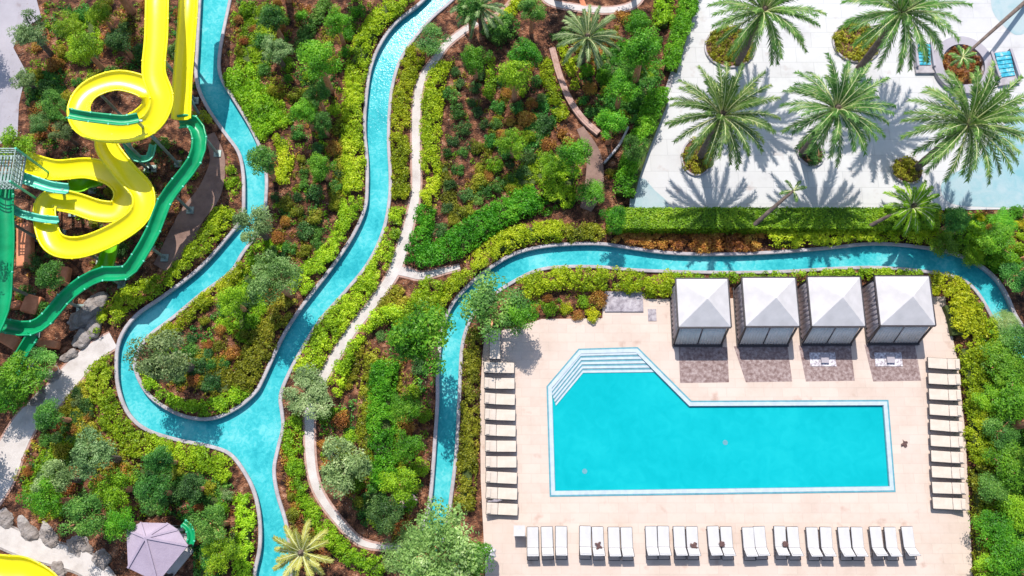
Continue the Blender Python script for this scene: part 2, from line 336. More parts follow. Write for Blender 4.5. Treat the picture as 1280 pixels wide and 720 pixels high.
sAL, sBR = spline(GA(AL), 4), spline(GA(BR), 4)
sISL = spline(GA(AR + BL), 4)
RIV1 = sAL + sBR[::-1] + sISL[::-1]
sCO, sCI = spline(GA(CO), 4), spline(GA(CI), 4)
RIV2 = sCO + sCI
POOL = GA([(683,483),(723,436),(797,434),(864,501),(1110,500),(1119,615),(687,621)])
DECK = GA([(603,445),(606,418),(650,408),(677,399),(753,398),(753,366),(806,366),(806,374),(1181,371),(1184,395),(1196,447),(1206,540),(1211,630),(1216,740),(1218,800),(608,800),(606,700),(601,600),(600,500)])
PLAZA = GA([(905,-90),(873,0),(853,60),(837,110),(812,175),(790,223),(786,263),(1168,263),(1250,262),(1400,262),(1400,-90)])
sheet('ground', [(-260,-200),(260,-200),(260,300),(-260,300)], [RIV1, RIV2, POOL], 0.0, M['mulch'], 'structure')
def poly_flat(name, poly, z, mat):
    m = MB(); n = len(poly)
    return tag(sheet(name, poly, [], z, mat), kind='structure')
tag(sheet('river_water', RIV1, [], -.32, M['river']), kind='structure')
tag(sheet('river_water', RIV2, [], -.32, M['river']), kind='structure')
def bank(line, side):
    m = MB(); m.ribbon(line, .24, -.02, .13, .035)
    o = m.build('river_coping', M['coping']); tag(o, kind='structure')
    w = MB(); n = len(line); w.v = [(x, y, .0) for x, y in line] + [(x, y, -.6) for x, y in line]
    w.f = [(i, i+1, n+i+1, n+i) for i in range(n-1)]; w.m = [0]*(n-1)
    tag(w.build('river_wall', M['rawall']), kind='structure')
for l in (sAL, sBR, sISL, sCO, sCI): bank(l, 0)
# deck and pool
def shrink(poly, d):
    n = len(poly); out = []
    ar = sum(poly[i][0]*poly[(i+1)%n][1]-poly[(i+1)%n][0]*poly[i][1] for i in range(n)); sg = 1 if ar > 0 else -1
    for i in range(n):
        p0, p1, p2 = Vector(poly[i-1]), Vector(poly[i]), Vector(poly[(i+1)%n])
        a = (p1-p0).normalized(); b = (p2-p1).normalized(); na = Vector((-a.y, a.x))*sg; nb = Vector((-b.y, b.x))*sg
        k = d/(1+na.dot(nb)); q = p1+(na+nb)*k; out.append((q.x, q.y))
    return out
tag(sheet('pool_deck', DECK, [POOL], .05, M['deck']), kind='structure')
dk = MB()
for i in range(len(DECK)):
    a, b = DECK[i], DECK[(i+1) % len(DECK)]
    dk.v += [(a[0], a[1], -.02), (b[0], b[1], -.02), (b[0], b[1], .05), (a[0], a[1], .05)]; k = len(dk.v); dk.f.append((k-4, k-3, k-2, k-1)); dk.m.append(0)
tag(dk.build('deck_edge', M['path']), kind='structure')
def ring(name, outer, inner, z0, z1, mat, parent=None):
    m = MB(); n = len(outer)
    m.v = [(x,y,z0) for x,y in outer]+[(x,y,z1) for x,y in outer]+[(x,y,z1) for x,y in inner]+[(x,y,z0) for x,y in inner]
    for i in range(n):
        j = (i+1) % n
        m.f += [(i, j, n+j, n+i), (n+i, n+j, 2*n+j, 2*n+i), (2*n+i, 2*n+j, 3*n+j, 3*n+i)]; m.m += [0]*3
    return m.build(name, mat, parent)
pool = empty('swimming_pool', (0,0,0)); tag(pool, 'large turquoise swimming pool with a cut corner and steps in the pink stone deck', 'swimming pool')
pc = shrink(POOL, .10)
ring('tile_border', POOL, pc, .0, .075, M['riser'], pool)
pc2 = shrink(pc, .003); pin = shrink(POOL, .34)
ring('coping', pc2, pin, .0, .085, M['tread'], pool)
pw = shrink(pin, .003)
ring('inner_wall', pw, shrink(pw, .03), -.4, .02, M['riser'], pool)
wz = sheet('water', shrink(pw, .01), [], -.09, M['pool']); wz.parent = pool
A0, A1, A2 = G(688,486)[:2], G(725,440)[:2], G(796,438)[:2]
B0, B1, B2 = G(695,507)[:2], G(729,466)[:2], G(821,465)[:2]
def lerp(a, b, t): return (a[0]+(b[0]-a[0])*t, a[1]+(b[1]-a[1])*t)
for k in range(5):
    t0, t1, t2 = k/5, k/5+.12, (k+1)/5
    z = .055-.025*k
    for (u0, u1, mt, dz, nmn) in ((t0, t1-.004, 'tread', .0, 'step'), (t1, t2-.004, 'riser', -.012, 'step_tile_band')):
        q = [lerp(A0,B0,u0), lerp(A1,B1,u0), lerp(A2,B2,u0), lerp(A2,B2,u1), lerp(A1,B1,u1), lerp(A0,B0,u1)]
        if nmn == 'step':
            u0_, u1_ = t0+.085, t2-.005
            q = [lerp(A0,B0,u0_), lerp(A1,B1,u0_), lerp(A2,B2,u0_), lerp(A2,B2,u1_), lerp(A1,B1,u1_), lerp(A0,B0,u1_)]
        else:
            u0_, u1_ = t0, t0+.08
            q = [lerp(A0,B0,u0_), lerp(A1,B1,u0_), lerp(A2,B2,u0_), lerp(A2,B2,u1_), lerp(A1,B1,u1_), lerp(A0,B0,u1_)]
        m = MB(); m.v = [(x, y, z+dz) for x, y in q] + [(x, y, -.3) for x, y in q]
        m.f = [(0,1,4,5),(1,2,3,4),(0,6,7,1),(1,7,8,2),(2,8,9,3),(3,9,10,4),(4,10,11,5),(5,11,6,0)]; m.m = [0]*8
        m.build(nmn, M[mt], pool)
for (px, py) in ((907,553),(731,589)):
    m = MB(); x, y, _ = G(px, py); m.prism([(x+.16*math.cos(a), y+.16*math.sin(a)) for a in np.linspace(0, 2*PI, 17)[:-1]], -.088, -.082)
    m.build('drain_cover', M['frame'] if False else M['riser'], pool)
# plaza
poly_flat('plaza', PLAZA, .05, M['plaza'])
m = MB(); m.ribbon([G(*p)[:2] for p in ((903,-90),(871,0),(851,60),(835,110),(810,175),(788,223))], .35, 0, .16, .03); tag(m.build('plaza_kerb', M['coping']), kind='structure')
def smoothpoly(pts, k=6): return spline(GA(pts), k, closed=True)
poly_flat('shallow_pool_water', GA([(792,222),(806,224),(818,238),(832,250),(838,261),(787,261)]), .058, M['shallow'])
poly_flat('shallow_pool_water', smoothpoly([(1290,130),(1262,150),(1235,180),(1215,205),(1182,222),(1176,240),(1190,255),(1230,259),(1300,261),(1400,262),(1400,130)]), .058, M['shallow'])
poly_flat('shallow_pool_water', smoothpoly([(1240,-30),(1238,0),(1243,20),(1262,40),(1275,44),(1300,35),(1360,30),(1360,-30)]), .058, M['shallow'])
# side paving top left, paths
poly_flat('side_paving', GA([(-120,-90),(40,-90),(46,0),(52,22),(24,40),(17,60),(33,90),(24,130),(22,172),(0,180),(-120,190)]), .03, M['lavender'])
def path(pts, wpx, mat='path', z=.05, edge=True, edgemat='edging'):
    g = [G(*p)[:2] for p in pts]; sg = spline(g, 6)
    if isinstance(wpx, (int, float)): w = [wpx/19.0]*len(sg)
    else:
        w0 = [(a,) for a in wpx]; w = [q[0]/19.0 for q in spline(w0, 6)]
    m = MB(); m.ribbon(sg, w, -.02, z, .01); tag(m.build('path', M[mat]), kind='structure')
    if edge:
        m = MB(); m.ribbon(sg, [q+.26 for q in w], -.02, z-.025, .01); tag(m.build('path_edging', M[edgemat]), kind='structure')
    return sg
P1 = path([(596,28),(575,42),(556,58),(543,77),(527,100),(521,133),(520,183),(520,240),(510,285),(499,322),(490,345),(466,380),(440,413),(412,458),(390,500),(387,547),(391,593),(402,622),(424,652),(450,677),(480,684),(505,683)], [8,8,9,10,10,11,11,11,12,15,13,12,12,12,12,11,10,9,8,7,5,4])
P2 = path([(494,337),(510,341),(527,345),(553,339),(575,334)], [12,11,9,7,5], z=.046)
P3 = path([(672,-25),(684,0),(716,9),(760,13),(793,5),(808,-20)], 9)
P4 = path([(690,62),(699,95),(711,125),(728,150),(748,168)], 3.5, mat='edging', z=.3)
P5 = path([(785,160),(774,182),(755,205)], 3, mat='coping', z=.25, edge=False)
P6 = path([(600,28),(625,15),(650,-12)], 6, mat='edging', z=.05, edge=False)
P7 = path([(262,168),(272,200),(262,240),(240,270),(222,305),(200,335)], [14,20,32,34,34,20], mat='brownpath', edge=False)
P8 = path([(142,425),(118,440),(95,462),(62,500),(35,525),(15,560),(-2,600),(-40,650)], [22,24,28,30,30,34,36,40], mat='path')
P9 = path([(727,0),(742,40),(752,80),(756,130)], 7, mat='terracotta', z=.03, edge=False)
P10 = path([(725,160),(742,195),(742,235),(732,262)], [10,20,24,16], mat='brownpath', edge=False)
P11 = path([(-30,652),(0,668),(35,683),(75,694),(105,704),(130,725),(150,760)], [26,24,24,24,24,22,20], z=.06, edgemat='rock')
PATHS = [P11, P10, P1, P2, P3, P4, P5, P7, P8]
# ------------------------------------------------------------------ hedges and ground cover
def sc(px, py): return math.dist(G(px, py), G(px+1, py))
HEDGE = []
def clear(x, y, pad):
    """ground distance test against water, paths, hedges, deck, plaza"""
    x = np.atleast_1d(x); y = np.atleast_1d(y); ok = ~(inpoly(x, y, RIV1) | inpoly(x, y, RIV2) | inpoly(x, y, DECK) | inpoly(x, y, PLAZA))
    for l in (sAL, sBR, sISL, sCO, sCI): ok &= dist_line(x, y, l[::2]) > .16+pad
    for l in PATHS: ok &= dist_line(x, y, l[::2]) > .40+pad
    for l in (P8, P7, P10, P11): ok &= dist_line(x, y, l[::2]) > .8+pad
    return ok
def strip_pts(sp, w, dens):
    tot = sum(math.dist(a, b) for a, b in zip(sp[:-1], sp[1:])); n = int(tot*w*dens)
    seg = np.array([math.dist(a, b) for a, b in zip(sp[:-1], sp[1:])]); cum = np.r_[0, np.cumsum(seg)]
    t = RNG.uniform(0, tot, n); i = np.clip(np.searchsorted(cum, t)-1, 0, len(seg)-1); f = (t-cum[i])/seg[i]
    A = np.array(sp); p = A[i]+(A[i+1]-A[i])*f[:, None]; d = A[i+1]-A[i]; d /= np.linalg.norm(d, axis=1, keepdims=True)
    u = RNG.uniform(-1, 1, n); nn = np.stack([-d[:, 1], d[:, 0]], 1)
    return p+nn*(u*w/2)[:, None], u
def hedge(pts, wpx, h, mat, label, cat='hedge', name='hedge', dens=15, per=56, size=.145, r=.27, group=None, kind=None, mats=None):
    sp = spline([G(*p)[:2] for p in pts], 5); w = wpx*.053*1.55; HEDGE.append((sp, w))
    p, u = strip_pts(sp, max(w-.3, .3), dens)
    kk = clear(p[:, 0], p[:, 1], .08); p = p[kk]; u = u[kk]
    n = len(p); edge = np.sqrt(np.clip(1-np.abs(u)**4, .15, 1))
    hz = RNG.uniform(.14, .24, n); cz = np.maximum(h*edge*RNG.uniform(.93, 1.03, n)-hz, .0)
    V = puffs(p[:, 0], p[:, 1], cz, RNG.uniform(.75, 1.25, n)*r, hz, per, size)
    # flanks
    p2, u2 = strip_pts(sp, w, dens*10)
    k = (np.abs(u2) > .72) & clear(p2[:, 0], p2[:, 1], .0); p2 = p2[k]
    c2 = np.c_[p2, RNG.uniform(0.03, h*.8, len(p2))]
    V = np.r_[V, quads(c2, np.tile([0, 0, .6], (len(p2), 1)), size, .6)]
    base = (*sp[len(sp)//2], 0)
    o = leafobj(name, V, M[{'yel': 'hyl', 'lim': 'hlm'}.get(mat, mat)], base=base)
    run = []; cm = MB(); runs = []; okc = clear(np.array(sp)[:, 0], np.array(sp)[:, 1], w/2-.1)
    for q_, k_ in list(zip(sp, okc))+[(None, False)]:
        if k_: run.append(q_)
        else:
            runs.append(run); run = []
    run = max(runs, key=len)
    if len(run) > 4: cm.ribbon(run[1:-1], max(w-.7, .15), 0, h*.5, .08)
    if cm.f: cm.build('branches', M['core'], parent=o, base=base)
    return tag(o, label, cat, group, kind)
hg = hedge
hg([(283,262),(276,280),(250,315),(225,340),(190,360),(155,380),(137,405)], 20, .8, 'yel', 'yellow green hedge curving along the upper left bank of the left river bend')
hg([(134,415),(128,450),(131,490),(142,518),(163,545),(185,562)], 24, .7, 'lim', 'bright lime hedge hugging the outside of the left river bend')
hg([(248,142),(260,160),(272,185),(287,222)], 13, .7, 'olv', 'narrow olive hedge between the upper left river and the brown path')
hg([(518,4),(497,8),(478,24),(460,47),(448,83),(443,133),(443,200),(445,245)], 20, .8, 'yel', 'clipped yellow hedge along the left bank of the middle river, upper stretch')
hg([(443,250),(438,275),(422,312),(392,340),(372,368)], 22, .7, 'lim', 'green hedge along the left bank of the middle river below the yellow one')
hg([(366,376),(340,410),(318,450),(300,485)], 24, .6, 'olv', 'olive hedge on the lower left bank of the middle river above the junction')
hg([(522,62),(510,90),(504,120),(502,160),(504,215),(504,250)], 20, .6, 'yel', 'yellow speckled hedge between the middle river and the upper footpath')
hg([(500,262),(492,295),(474,335),(446,368),(418,402),(395,437),(380,470)], 28, .6, 'lim', 'lime spiky hedge between the middle river and the path fork')
hg([(556,72),(546,95),(540,130),(537,180),(536,235),(530,262)], 20, .8, 'yel', 'yellow hedge on the right side of the upper footpath')
hg([(527,262),(520,300),(522,322),(545,324),(572,306),(600,285),(640,262),(672,250)], 26, .9, 'vgr', 'bright green hedge wrapping round the dark shrub bed right of the path fork')
hg([(690,255),(700,228),(705,205)], 30, 1.0, 'lim', 'lime hedge clump above the bend of the pool side river')
hg([(557,395),(560,375),(588,340),(612,318),(640,300),(672,292),(704,290)], 19, .8, 'yel', 'yellow hedge following the outer bend of the pool side river')
hg([(706,293),(730,291),(752,293)], 16, .6, 'olv', 'short olive hedge above the start of the straight pool side river')
hg([(766,297),(800,302),(850,305),(905,304),(955,304)], 20, .5, 'red', 'russet and yellow croton border above the straight pool side river')
hg([(958,296),(1010,297),(1060,293),(1110,290),(1165,296)], 20, .9, 'yel', 'yellow green puffed border below the right half of the long clipped hedge')
hg([(652,362),(672,352),(705,347),(750,349),(795,352),(838,356)], 24, .9, 'yel', 'yellow green shrub border between the river and the upper left deck')
hg([(842,349),(900,349),(960,348),(1020,346),(1080,344),(1150,346)], 10, .7, 'lim', 'thin lime strip of hedge between the cabanas and the river')
hg([(1158,350),(1178,360),(1196,385),(1206,425)], 32, 1.0, 'yel', 'yellow shrub border beside the rightmost cabana along the river bend')
hg([(1208,430),(1218,480),(1223,530),(1226,580)], 24, 1.0, 'yel', 'yellow green hedge beside the upper right loungers')
hg([(1226,585),(1229,640),(1231,690),(1232,760)], 22, .8, 'olv', 'olive hedge beside the lower right corner of the deck')
hg([(590,412),(588,450),(587,520),(585,580),(580,640)], 16, .7, 'olv', 'olive hedge strip between the narrow river and the left loungers')
hg([(505,395),(485,394),(462,404),(444,425),(428,465),(416,495)], 15, .9, 'lim', 'lime hedge arc just right of the path below the fork')
hg([(545,355),(532,380),(520,400),(505,430)], 26, 1.0, 'lim', 'lime hedge between the short side path and the bright green tree')
hg([(483,455),(478,500),(480,560),(482,610)], 22, 1.3, 'vgr', 'tall vivid green hedge column in the inner garden left of the narrow river')
hg([(470,440),(462,490),(460,540),(466,600)], 16, .4, 'olv', 'low olive strip left of the vivid green hedge column')
hg([(366,518),(366,555),(376,600),(392,640),(416,672),(446,698),(480,712)], 16, .6, 'lim', 'lime yellow hedge between the main river and the lower curved footpath')
hg([(182,462),(193,488),(218,506),(250,512),(285,503),(305,486)], 14, .6, 'lim', 'green hedge lining the rounded tip of the island')
hg([(305,332),(285,358),(250,382),(218,410),(190,432)], 15, .6, 'yel', 'yellow green hedge along the upper left edge of the island')
hg([(296,88),(308,112),(325,140),(343,165)], 30, .6, 'lim', 'lime ground hedge to the right of the upper left river')
hg([(190,556),(232,568),(270,577),(290,592)], 22, .6, 'lim', 'green hedge along the bank above the lower left garden')
hg([(306,618),(309,650),(307,690),(300,740)], 15, .8, 'lim', 'bright lime hedge on the left bank of the main river at the bottom')
hg([(410,5),(395,25),(383,45),(375,75)], 14, .6, 'grn', 'dark green hedge line rising from the tree group at the top of the island')
hg([(640,32),(626,42),(612,55)], 24, 1.3, 'grn', 'dark green rounded hedge beside the top fan leafed tree')
hg([(612,75),(614,100),(610,125)], 10, .6, 'lim', 'thin lime hedge between the two upper shrub beds')
hg([(682,78),(688,105),(697,135),(704,150)], 14, .6, 'yel', 'yellow green hedge on the left of the stone edged wall')
hg([(862,-10),(856,25),(846,60),(836,95)], 20, 1.2, 'vgr', 'bright green hedge at the top beside the white plaza edge')
hg([(826,120),(812,155),(798,190),(786,225),(780,250)], 24, 1.3, 'vgr', 'bright green hedge descending along the slanted plaza edge')
hg([(830,-5),(828,20),(826,38)], 18, .9, 'lim', 'lime hedge left of the dark gap near the top plaza edge')
hg([(700,160),(712,180),(724,195)], 10, .5, 'red', 'orange croton strip on the slope beside the stone edged wall')
hg([(700,60),(712,90),(716,115)], 12, .5, 'yel', 'yellow ground border left of the pale green palm')
hg([(770,20),(790,28),(808,30)], 14, .5, 'red', 'orange croton border under the top white path')
hg([(630,25),(645,8),(655,-10)], 12, .5, 'yel', 'yellow strip of border beside the top dark tree')
hg([(505,365),(492,378),(480,392)], 26, .4, 'olv', 'olive and russet low patch just below the path fork')
hg([(455,430),(442,455),(436,485)], 14, .4, 'olv', 'olive low strip inside the lime hedge arc')
hg([(350,170),(358,195),(352,230)], 14, .5, 'yel', 'yellow low hedge right of the shaded river crossing tree')
hg([(1195,290),(1215,305),(1240,320),(1262,345)], 26, 1.0, 'lim', 'green shrub border outside the right hand river bend')
hg([(1110,-8),(1160,14),(1185,22)], 24, .8, 'yel', 'yellow green bed behind the top plaza palm')
hg([(1222,-20),(1232,5),(1236,28),(1245,50),(1256,65)], 12, 1.0, 'vgr', 'vivid green clipped hedge curling beside the ring planter')
hg([(1282,80),(1268,100),(1262,125)], 16, .6, 'yel', 'yellow green border at the right edge of the plaza')
# the long clipped hedge
def box_hedge(x0, x1, y0, y1, h, mat, label):
    a, b = G(x0, y1), G(x1, y0); X0, X1, Y0, Y1 = a[0], b[0], a[1], b[1]
    n = int((X1-X0)*(Y1-Y0)*420); top = np.c_[RNG.uniform(X0, X1, n), RNG.uniform(Y0, Y1, n), h+RNG.normal(0, .035, n)]
    V = quads(top, np.tile([0, 0, 1.4], (n, 1)), .15, .6)
    for Y in (Y0, Y1):
        k = int((X1-X0)*h*260); c = np.c_[RNG.uniform(X0, X1, k), Y+RNG.normal(0, .04, k), RNG.uniform(.02, h, k)]
        V = np.r_[V, quads(c, np.tile([0, 1.2*np.sign(Y-Y0+.01)-.0, .2], (k, 1)), .15, .6)]
    for X in (X0, X1):
        k = int((Y1-Y0)*h*260); c = np.c_[X+RNG.normal(0, .04, k), RNG.uniform(Y0, Y1, k), RNG.uniform(.02, h, k)]
        V = np.r_[V, quads(c, np.tile([1.2, 0, .2], (k, 1)), .15, .6)]
    base = ((X0+X1)/2, (Y0+Y1)/2, 0); r = empty('clipped_hedge', base); tag(r, label, 'hedge')
    leafobj('foliage', V, M[mat], parent=r, base=base)
    m = MB(); m.box((0, 0, h/2-.03), (X1-X0-.12, Y1-Y0-.12, h-.1)); m.build('branches', M['core'], r)
    HEDGE.append(([(X0, base[1]), (X1, base[1])], Y1-Y0))
box_hedge(758, 1160, 268, 293, 1.3, 'lim', 'long straight clipped bright green hedge between the white plaza and the river')

CV = [([(300,92),(318,125),(345,165)], 40, 'lim'), ([(335,8),(322,45),(316,85)], 34, 'lim'), ([(693,127),(672,160),(655,190)], 24, 'grn'), ([(630,240),(660,222),(690,195)], 26, 'lim'),
 ([(702,262),(690,240)], 34, 'vgr'), ([(490,450),(486,520),(490,600)], 20, 'olv'), ([(240,445),(262,470),(290,470)], 34, 'olv'), ([(335,300),(325,350),(290,420)], 34, 'lim'),
 ([(170,600),(220,600),(285,625)], 24, 'grn'), ([(85,545),(70,590),(50,625)], 34, 'lim'), ([(1252,420),(1256,500),(1254,600),(1258,740)], 44, 'vgr'), ([(1180,280),(1225,296),(1270,340)], 34, 'vgr'),
 ([(650,60),(628,130),(610,190),(585,255)], 9, 'olv'), ([(760,60),(770,120),(740,160)], 26, 'grn'), ([(425,150),(428,200),(420,260)], 14, 'olv'), ([(300,250),(290,225),(276,205)], 14, 'lim'),
 ([(110,480),(95,520),(120,560),(160,590)], 22, 'olv'), ([(245,640),(262,690),(262,740)], 24, 'grn'), ([(455,610),(475,650)], 26, 'grn'), ([(100,20),(110,70)], 30, 'lim'), ([(60,90),(70,150)], 26, 'grn'), ([(365,540),(362,575),(372,620),(390,670)], 14, 'red'),
 ([(1236,380),(1243,420),(1240,470)], 22, 'lim'), ([(1240,600),(1244,660),(1248,740)], 26, 'lim'), ([(815,90),(800,130),(780,170)], 22, 'grn'), ([(555,200),(560,250),(575,275)], 14, 'olv')]
for i, (pts, w, k) in enumerate(CV):
    hh = hedge(pts, w, .32 if pts[0][0] < 1200 else .8, k, None, None, name='ground_cover', kind='stuff', dens=10); HEDGE.pop()
# ------------------------------------------------------------------ slides
def flume(name, pts, w, mat, label, deep=.45, cat='water slide', posts=(), pmat='steel', k=7, closed_tube=False):
    """open trough swept along a line of (px, py, z) points"""
    W = [G(px, py, z) for px, py, z in pts]; sp = [Vector(p) for p in spline(W, k)]
    root = empty(name, (sp[0].x, sp[0].y, 0)); tag(root, label, cat); b = (sp[0].x, sp[0].y, 0)
    prof = []; n = 12
    for i in range(n+1):
        a = PI*i/n; prof.append((-math.cos(a)*w/2, -math.sin(a)*deep))
    out = [(w/2+.10, .0), (w/2+.10, -.07), (w/2, -.07)]
    inner = prof + out + [(-x*1.04, y-.05) for x, y in prof][0:0]
    outer = [(w/2+.10, 0), (w/2+.10, -.06)] + [(math.cos(PI*i/n)*(w/2+.03), -math.sin(PI*i/n)*(deep+.04)-.06) for i in range(n+1)] + [(-w/2-.10, -.06), (-w/2-.10, 0)]
    loop = prof + outer; m = MB(); L = len(loop); rings = []
    for i, p in enumerate(sp):
        t = sp[min(i+1, len(sp)-1)]-sp[max(i-1, 0)]; t.normalize(); s = t.cross(Vector((0, 0, 1))).normalized(); u = s.cross(t)
        rings += [p+s*x+u*y for x, y in loop]
    fs = []
    for i in range(len(sp)-1):
        for j in range(L): fs.append((i*L+j, i*L+(j+1) % L, (i+1)*L+(j+1) % L, (i+1)*L+j))
    m.add(rings, fs); m.build('trough', M[mat], root, base=b, smooth=True)
    for i in range(2, len(sp)-2, 7 if k > 2 else 2):
        p = sp[i]; t = (sp[i+1]-sp[i-1]).normalized(); s = t.cross(Vector((0, 0, 1))).normalized(); u = s.cross(t); jn = MB()
        q = [p+s*x+u*y for x, y in outer[2:-2]]
        for a_, b_ in zip(q[:-1], q[1:]): jn.beam(a_-u*.03, b_-u*.03, .09, .05)
        for sg in (-1, 1): jn.beam(p+s*sg*w*.5-u*.01, p+s*sg*(w*.5+.12)-u*.01, .09, .06)
        jn.build('joint_flange', M['teal' if mat == 'green' else mat], root, base=b)
    for f in posts:
        p = sp[int(f*(len(sp)-1))]; q = MB(); z = p.z-deep-.1
        if z > .4:
            bx = p.x; 
            while inpoly([bx], [p.y], RIV1)[0] or (RIV1 and dist_line([bx], [p.y], sAL)[0] < .5): bx -= .4
            q.tube([(bx, p.y, 0), (p.x, p.y, z)], .10, 10); q.beam((p.x-.35, p.y, z), (p.x+.35, p.y, z), .12); q.box((bx, p.y, .06), (.5, .5, .12))
            q.build('support_post', M[pmat], root, base=b)
    return root
flume('yellow_slide', [(197,-60,7.6),(196,0,7.4),(195,45,7.1),(192,90,6.8),(202,125,6.5),(186,155,6.2),(150,165,5.9),(110,158,5.6),(98,136,5.2),(112,112,4.9),(148,100,4.6),(186,112,4.3),(190,132,4.0),(172,150,3.8),(140,165,3.6),(133,182,3.5),(155,213,3.4),(178,240,3.3),(174,268,3.2),(143,292,3.1),(98,309,3.0),(66,302,2.9),(55,268,2.8),(62,250,2.7),(90,253,2.6),(122,263,2.5),(146,262,2.4),(156,240,2.3),(143,221,2.2),(110,210,2.1),(66,212,2.0),(26,200,1.9)], 1.3, 'yellow',
      'bright yellow water slide winding in two stacked loops on the left', deep=.32, posts=(.08,.2,.3,.42,.55,.65,.75,.85,.95), k=6)
flume('yellow_slide', [(238,-70,5.6),(235,8,5.4),(232,50,5.0),(228,100,4.6),(226,148,4.3)], 1.1, 'yellow', 'straight yellow water slide running beside the upper left river', deep=.3, posts=(.3,.8))
flume('green_slide', [(222,152,4.2),(240,152,4.1),(249,172,4.0),(243,200,3.8),(222,228,3.6),(205,252,3.4),(192,286,3.2),(172,322,3.0),(155,341,2.9),(128,342,2.8),(102,354,2.6),(78,374,2.4),(58,398,2.2),(38,410,2.0),(10,408,1.9),(-30,398,1.8)], .78, 'green', 'long green water slide snaking from the straight yellow slide to the left edge', posts=(.1,.3,.45,.6,.75,.9), k=2)
flume('green_slide', [(6,215,4.2),(5,260,4.0),(6,300,3.7),(4,340,3.4),(0,385,3.1),(-20,430,2.8)], 1.0, 'green', 'broad green water slide dropping down the left edge of the picture', posts=(.3,.7), k=3)
flume('green_slide', [(84,141,7.4),(105,145,7.3),(130,148,7.2),(153,150,7.1),(172,147,7.0)], .5, 'green', 'short dark green slide section crossing over the upper yellow loop', deep=.25, posts=(.95,))
flume('teal_slide', [(15,218,4.0),(40,226,3.8),(62,233,3.6),(84,236,3.4)], .55, 'teal', 'pale teal slide stub running right from the slide tower', deep=.3, posts=(.8,))
flume('teal_slide', [(14,262,3.4),(30,268,3.3),(52,273,3.2),(72,275,3.1)], .32, 'teal', 'thin pale teal slide stub ending at the lower yellow loop', deep=.2, posts=(.6,))
flume('lime_slide', [(82,226,1.5),(98,230,1.45),(110,225,1.4),(125,222,1.3)], 1.0, 'lime', 'lime green slide piece between the two yellow loops', posts=(.5,))
flume('lime_slide', [(139,300,1.9),(135,318,1.85),(129,336,1.8),(119,344,1.75)], .9, 'lime', 'lime green slide piece dropping below the lower yellow loop', posts=(.5,))
flume('green_slide', [(155,172,2.4),(163,190,2.3),(172,198,2.2),(186,196,2.1),(191,180,2.0)], .3, 'teal', 'thin teal curved slide below the upper yellow loop', deep=.18, posts=(.4,))
flume('green_slide', [(40,420,1.9),(28,440,1.7),(18,458,1.5),(16,478,1.3),(0,482,1.2)], .65, 'green', 'small green slide branch curving down to the lower left edge', posts=(.4,))
flume('yellow_slide', [(-30,708,2.4),(0,712,2.35),(30,716,2.3),(62,740,2.2),(70,790,2.1)], 1.5, 'yellow', 'yellow slide end at the bottom left corner beside the pale rocks', posts=(.4,))
# slide tower at the left edge
tx, ty, _ = G(6, 214, 4.5); tw = empty('slide_tower', (tx, ty, 0)); tag(tw, 'pale steel slide tower with railings at the left edge', 'tower')
m = MB(); [m.box((x_, 0, 4.4), (.13, 2.2, .06)) for x_ in np.linspace(-1.1, 1.1, 11)]; [m.beam((-1.1, y_, 4.33), (1.1, y_, 4.33), .09) for y_ in (-1.1, 0, 1.1)]; m.build('platform', M['steel'], tw)
for sx in (-1.1, 1.1):
    for sy in (-1.1, 1.1):
        m = MB(); m.box((sx, sy, 2.8), (.12, .12, 5.5)); m.build('post', M['teal'], tw)
m = MB()
for (a, b) in (((-1.1,-1.1),(1.1,-1.1)), ((1.1,-1.1),(1.1,1.1)), ((1.1,1.1),(-1.1,1.1))):
    for z in (4.9, 5.2, 5.5): m.beam((*a, z), (*b, z), .06)
    for t in np.linspace(.1, .9, 7): m.beam((a[0]+(b[0]-a[0])*t, a[1]+(b[1]-a[1])*t, 4.45), (a[0]+(b[0]-a[0])*t, a[1]+(b[1]-a[1])*t, 5.5), .035)
m.build('railing', M['steel'], tw)
# terracotta pillars under the slides
for (a, b, w, lab) in (((32,280),(32,334),1.0,'tall terracotta pillar under the teal stubs beside the broad green slide'), ((82,334),(78,356),.75,'small terracotta pillar between the lower yellow loop and the long green slide'),
    ((45,370),(36,392),1.1,'wide terracotta pillar above the long green slide near the left edge'), ((0,418),(24,432),.8,'terracotta pillar lying under the green branch at the left edge'), ((48,428),(74,432),.5,'slim terracotta pillar below the long green slide'),
    ((15,383),(28,380),.5,'short terracotta pillar beside the wide one at the left')):
    A, B = Vector(G(*a, .35)), Vector(G(*b, .35)); m = MB(); m.beam((0,0,0), B-A, w, .6); o = m.build('pillar', M['terracotta']); o.location = A
    bv = o.modifiers.new('b', 'BEVEL'); bv.width = .12; bv.segments = 3; tag(o, lab, 'pillar')
# ------------------------------------------------------------------ rocks
def rock(px, py, r, fl=.55, st=1.0, rot=0, lab=None, mat='rock', name='boulder', cat='boulder', group=None, z=0):
    bm = bmesh.new(); bmesh.ops.create_icosphere(bm, subdivisions=4, radius=1)
    o3 = Vector((random.uniform(0, 50), random.uniform(0, 50), 3))
    from mathutils import noise
    for v in bm.verts:
        n = noise.fractal(v.co*1.1+o3, .8, 2.1, 5)*.30+noise.noise(v.co*.7+o3)*.3
        v.co *= 1+n; v.co.x *= st; v.co.z = max(v.co.z*fl, -.15)
        v.co *= r
    me = bpy.data.meshes.new(name); bm.to_mesh(me); bm.free(); me.materials.append(M[mat]); me.polygons.foreach_set('use_smooth', [True]*len(me.polygons))
    o = bpy.data.objects.new(name, me); COL.objects.link(o); g = G(px, py); o.location = (g[0], g[1], z); o.rotation_euler = (0, 0, rot)
    return tag(o, lab, cat, group)
